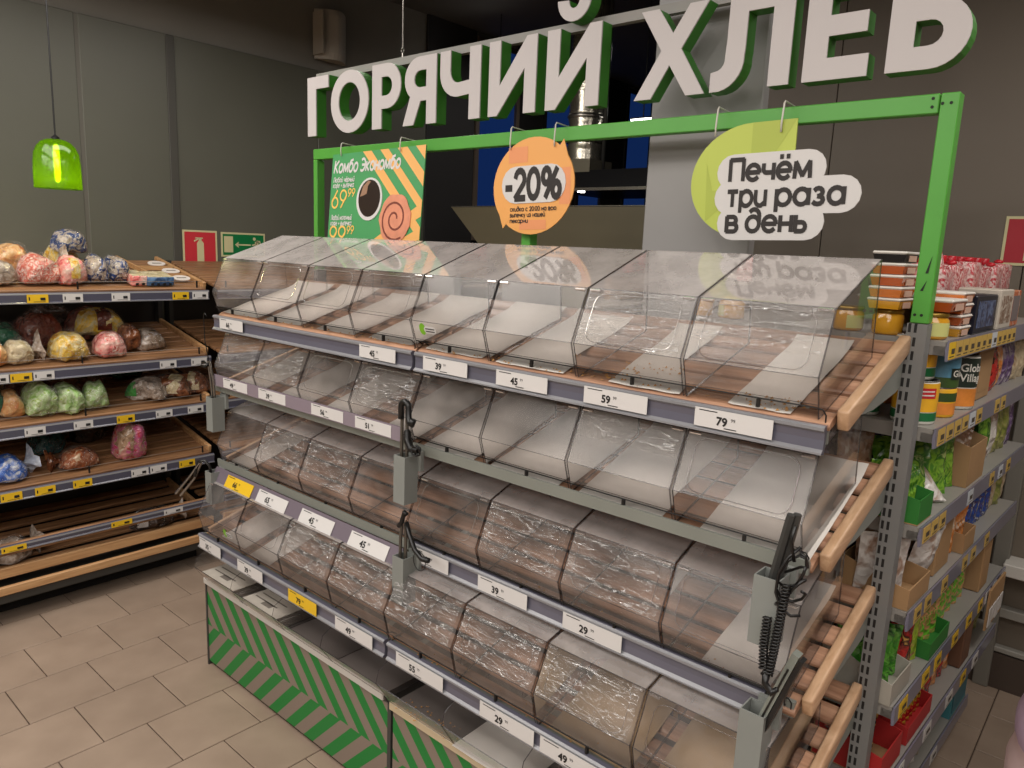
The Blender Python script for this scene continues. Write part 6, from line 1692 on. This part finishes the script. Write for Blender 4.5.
# sixth shelf
openbox(0.10, 0.10, RZ[5], 0.17, 0.18, 0.12, 0.075, pbr('red_card', S(176,40,40), 0.55, 0, 0.05, 10), 'red display box on the sixth grocery shelf', inner=card)
for q in range(3): pouch(0.05+0.035*q, 0.12, RZ[5]+0.004, 0.12, 0.13, 0.03, redp, 'dark red pouch, %s in the red display box' % ORD[q], rot=-0.9, lean=0.1, seed=60+q)
openbox(0.36, 0.075, RZ[5], 0.24, 0.13, 0.08, 0.055, MATS['red_card'], 'long red display box mid sixth grocery shelf')
for q in range(7): pouch(0.27+0.032*q, 0.075, RZ[5]+0.004, 0.10, 0.12, 0.018, P('pouch_redyellow', [S(150,26,30), S(190,40,40), S(224,190,70), S(40,20,18)], 30, 0.2, 7.7), 'red and yellow pouch, %s in the long red box' % ORD[q], rot=-0.8, lean=0.04*(q-3), seed=65+q)
for q in range(4): pouch(0.55+0.07*q, 0.06, RZ[5], 0.085, 0.14, 0.03, oran2 if q % 2 else redp, '%s pouch, %s of four at the far sixth grocery shelf' % ('orange' if q % 2 else 'red', ORD[q]), rot=-0.4, seed=73+q)
carton(0.88, 0.08, RZ[5], 0.12, 0.14, 0.17, pbr('brown_card_dark', S(110,76,56), 0.7), 'dark brown carton at the far end of the sixth grocery shelf', MATS['brown_card_dark'])
# lowest shelf
pouch(0.20, 0.09, RZ[6], 0.10, 0.16, 0.04, bluep, 'blue pouch low on the lowest grocery shelf', seed=80)
openbox(0.36, 0.14, RZ[6], 0.16, 0.15, 0.20, 0.13, card, 'kraft display box on the lowest grocery shelf')
for q in range(5):
    pouch(0.50+0.05*q, 0.11, RZ[6], 0.12, 0.20, 0.03, wpou if q % 2 else P('pouch_greybrown', [S(110,96,84), S(150,136,120), S(196,186,170)], 20, 0.3, 1.7), '%s pouch, %s in the row on the lowest grocery shelf' % ('white' if q % 2 else 'grey brown', ORD[q]), rot=-0.6, seed=82+q)
TEAL = pbr('teal_card', S(70,140,152), 0.5, 0, 0.1, 10)
rg = random.Random(11)
KIN = {'olive': P('pouch_olive', [S(96,104,44), S(140,146,70), S(190,180,120)], 22, 0.3, 1.9), 'beige': P('pouch_beige', [S(190,166,130), S(214,196,164), S(150,112,80)], 20, 0.4, 2.3), 'rust': P('pouch_rust', [S(150,70,36), S(190,110,60), S(206,170,130)], 24, 0.3, 2.7), 'purple': P('pouch_purple', [S(64,44,84), S(110,84,130), S(196,184,200)], 22, 0.25, 3.3)}
for k, u0, u1, st_, hh in ((1, 0.96, 1.24, 0.09, 0.15), (2, 1.03, 1.25, 0.085, 0.19), (3, 1.10, 1.27, 0.08, 0.17), (5, 1.0, 1.24, 0.085, 0.17), (6, 0.78, 1.02, 0.08, 0.22)):
    q = 0; u = u0
    while u < u1:
        nm = rg.choice(list(KIN))
        pouch(u, 0.06 if k < 6 else 0.11, RZ[k], st_*1.05, hh*rg.uniform(0.85, 1.05), 0.04, KIN[nm], '%s pouch, %s of the far group on the %s grocery shelf' % (nm, ORD[q], RLEV[k]), rot=rg.uniform(-0.5, -0.1), seed=u*9+k)
        u += st_; q += 1
for k, us in ((2, (0.12, 0.24, 0.36, 0.50, 0.66)), (3, (0.15, 0.30, 0.48, 0.62)), (4, (0.18, 0.34, 0.50, 0.66)), (5, (0.16, 0.30, 0.46, 0.60)), (6, (0.12, 0.26, 0.42))):
    for q, u in enumerate(us):
        nm = rg.choice(list(KIN))
        pouch(u, 0.26, RZ[k], 0.12, rg.uniform(0.14, 0.18), 0.045, KIN[nm], '%s pouch in the back row, %s from near end, %s grocery shelf' % (nm, ORD[q], RLEV[k]), rot=rg.uniform(-0.6, 0.1), seed=u*13+k)
t = at('teal_box', 'teal cardboard sleeve at the far end of the lowest grocery shelf', 'box', 1.17, 0.085, RZ[6])
robj('sleeve', MB().prism([(-0.03, 0.001), (0.03, 0.001), (0.028, 0.20), (0.012, 0.29), (-0.03, 0.29)], 'y', -0.115, 0.115), TEAL, t)
robj('fold', MB().box(0.0305, 0.032, -0.10, 0.10, 0.02, 0.10), pbr('teal_dark', S(44,108,124), 0.5), t)
t2 = at('leaflet_rack', 'narrow rack of white leaflets at the far end of the grocery unit', 'rack', 1.10, -0.045, 0.56)
robj('board', MB().box(-0.035, -0.028, -0.10, 0.14, 0.0, 0.15), card, t2)
for q in range(4): robj('leaflet', MB().box(-0.027, -0.024, -0.09+q*0.055, -0.045+q*0.055, 0.01+0.01*(q % 2), 0.08), WHITE, t2)

# ================================================================== SHOPPER AT THE RIGHT EDGE
pp = thing('person', 'shopper in a lilac padded jacket standing at the right edge', 'person', (2.99, 0.47, 0.0))
def body_mesh():
    me = bpy.data.meshes.new('body')
    J = {'pel':(0,0,0.93),'wai':(0,0,1.08),'che':(0,0,1.30),'nek':(0,0,1.45),'hd0':(0.0,0.01,1.53),'hd1':(-0.01,0.01,1.64),
         'ls':(0.02,-0.17,1.37),'le':(0.03,-0.22,1.12),'lw':(-0.06,-0.20,0.92),'lh':(-0.10,-0.19,0.85),
         'rs':(0.02,0.17,1.37),'re':(0.03,0.22,1.12),'rw':(-0.06,0.20,0.92),'rh':(-0.10,0.19,0.85),
         'lhp':(0.0,-0.09,0.88),'lk':(0.0,-0.10,0.48),'la':(0.02,-0.10,0.08),'lt':(-0.11,-0.11,0.04),
         'rhp':(0.0,0.09,0.88),'rk':(0.0,0.10,0.48),'ra':(0.02,0.10,0.08),'rtt':(-0.11,0.11,0.04)}
    rad = {'pel':.13,'wai':.12,'che':.13,'nek':.055,'hd0':.075,'hd1':.085,'ls':.07,'le':.045,'lw':.032,'lh':.028,'rs':.07,'re':.045,'rw':.032,'rh':.028,'lhp':.09,'lk':.06,'la':.042,'lt':.035,'rhp':.09,'rk':.06,'ra':.042,'rtt':.035}
    names_ = list(J); idx = {n: i for i, n in enumerate(names_)}
    ed = [('pel','wai'),('wai','che'),('che','nek'),('nek','hd0'),('hd0','hd1'),('che','ls'),('ls','le'),('le','lw'),('lw','lh'),('che','rs'),('rs','re'),('re','rw'),('rw','rh'),('pel','lhp'),('lhp','lk'),('lk','la'),('la','lt'),('pel','rhp'),('rhp','rk'),('rk','ra'),('ra','rtt')]
    me.from_pydata([J[n] for n in names_], [(idx[a], idx[b]) for a, b in ed], [])
    o = bpy.data.objects.new('body_tmp', me); COL.objects.link(o)
    md = o.modifiers.new('skin', 'SKIN')
    for i, n in enumerate(names_):
        sv = me.skin_vertices[0].data[i]; sv.radius = (rad[n], rad[n]); sv.use_root = (n == 'pel')
    sb = o.modifiers.new('sub', 'SUBSURF'); sb.levels = 2; sb.render_levels = 2
    out = bpy.data.meshes.new_from_object(o.evaluated_get(bpy.context.evaluated_depsgraph_get()))
    bpy.data.objects.remove(o)
    return out
bme = body_mesh(); bme.materials.clear(); bme.materials.append(pbr('trousers', S(60,58,66), 0.8))
bme.materials.append(pbr('skin', S(206,160,136), 0.5))
for p in bme.polygons: p.material_index = 1 if p.center.z > 1.44 or (p.center.z < 0.92 and abs(p.center.y) > 0.165) else 0
obj('body', bme, [], pp, True, local=True)
LIL = pbr('lilac_jacket', S(176,150,170), 0.6, 0, 0.08, 6, 0.4, 20); PNK = pbr('pink_jacket', S(206,178,176), 0.6, 0, 0.08, 6, 0.4, 20)
def jk(u, v):
    a = 2*math.pi*u; z = 0.62+0.84*v
    rx = 0.205+0.035*(1-v)**1.5 if v < 0.8 else 0.205-0.14*((v-0.8)/0.2)**1.4
    ry = rx*1.18
    q = 0.012*abs(math.sin(v*26))
    return Vector((math.cos(a)*(rx+q), math.sin(a)*(ry+q), z))
jm = MB().grid(jk, 32, 44)
jo = obj('jacket', jm, [LIL, PNK], pp, True, local=True)
for p in jo.data.polygons: p.material_index = 1 if p.center.z < 0.84 else 0
obj('zip', MB().box(-0.175, -0.160, -0.235, -0.222, 0.66, 0.80), pbr('zip', S(220,216,214), 0.3, 0.5), jo, local=True)
for s in (-1, 1):
    obj('sleeve', MB().tube([(0.02, s*0.21, 1.36), (0.05, s*0.27, 1.12), (-0.03, s*0.24, 0.94)], [0.085, 0.075, 0.055], 14), LIL, jo, True, local=True)
obj('hair', MB().lathe([(0.02, 0.16), (0.08, 0.13), (0.105, 0.06), (0.11, -0.04), (0.10, -0.14), (0.06, -0.16)], (0.02, 0.01, 1.60), 18), pbr('hair_brown', S(70,48,36), 0.6), pp, True, local=True)
fc = MB()
for s in (-1, 1): fc.lathe([(0.0, -0.008), (0.010, 0.0), (0.0, 0.008)], (-0.098, 0.01+s*0.032, 1.605), 8)
obj('eyes', fc, INK, pp, local=True)
obj('nose', MB().lathe([(0.014, -0.02), (0.012, 0.0), (0.003, 0.022)], (-0.10, 0.01, 1.575), 8), MATS['skin'], pp, True, local=True)
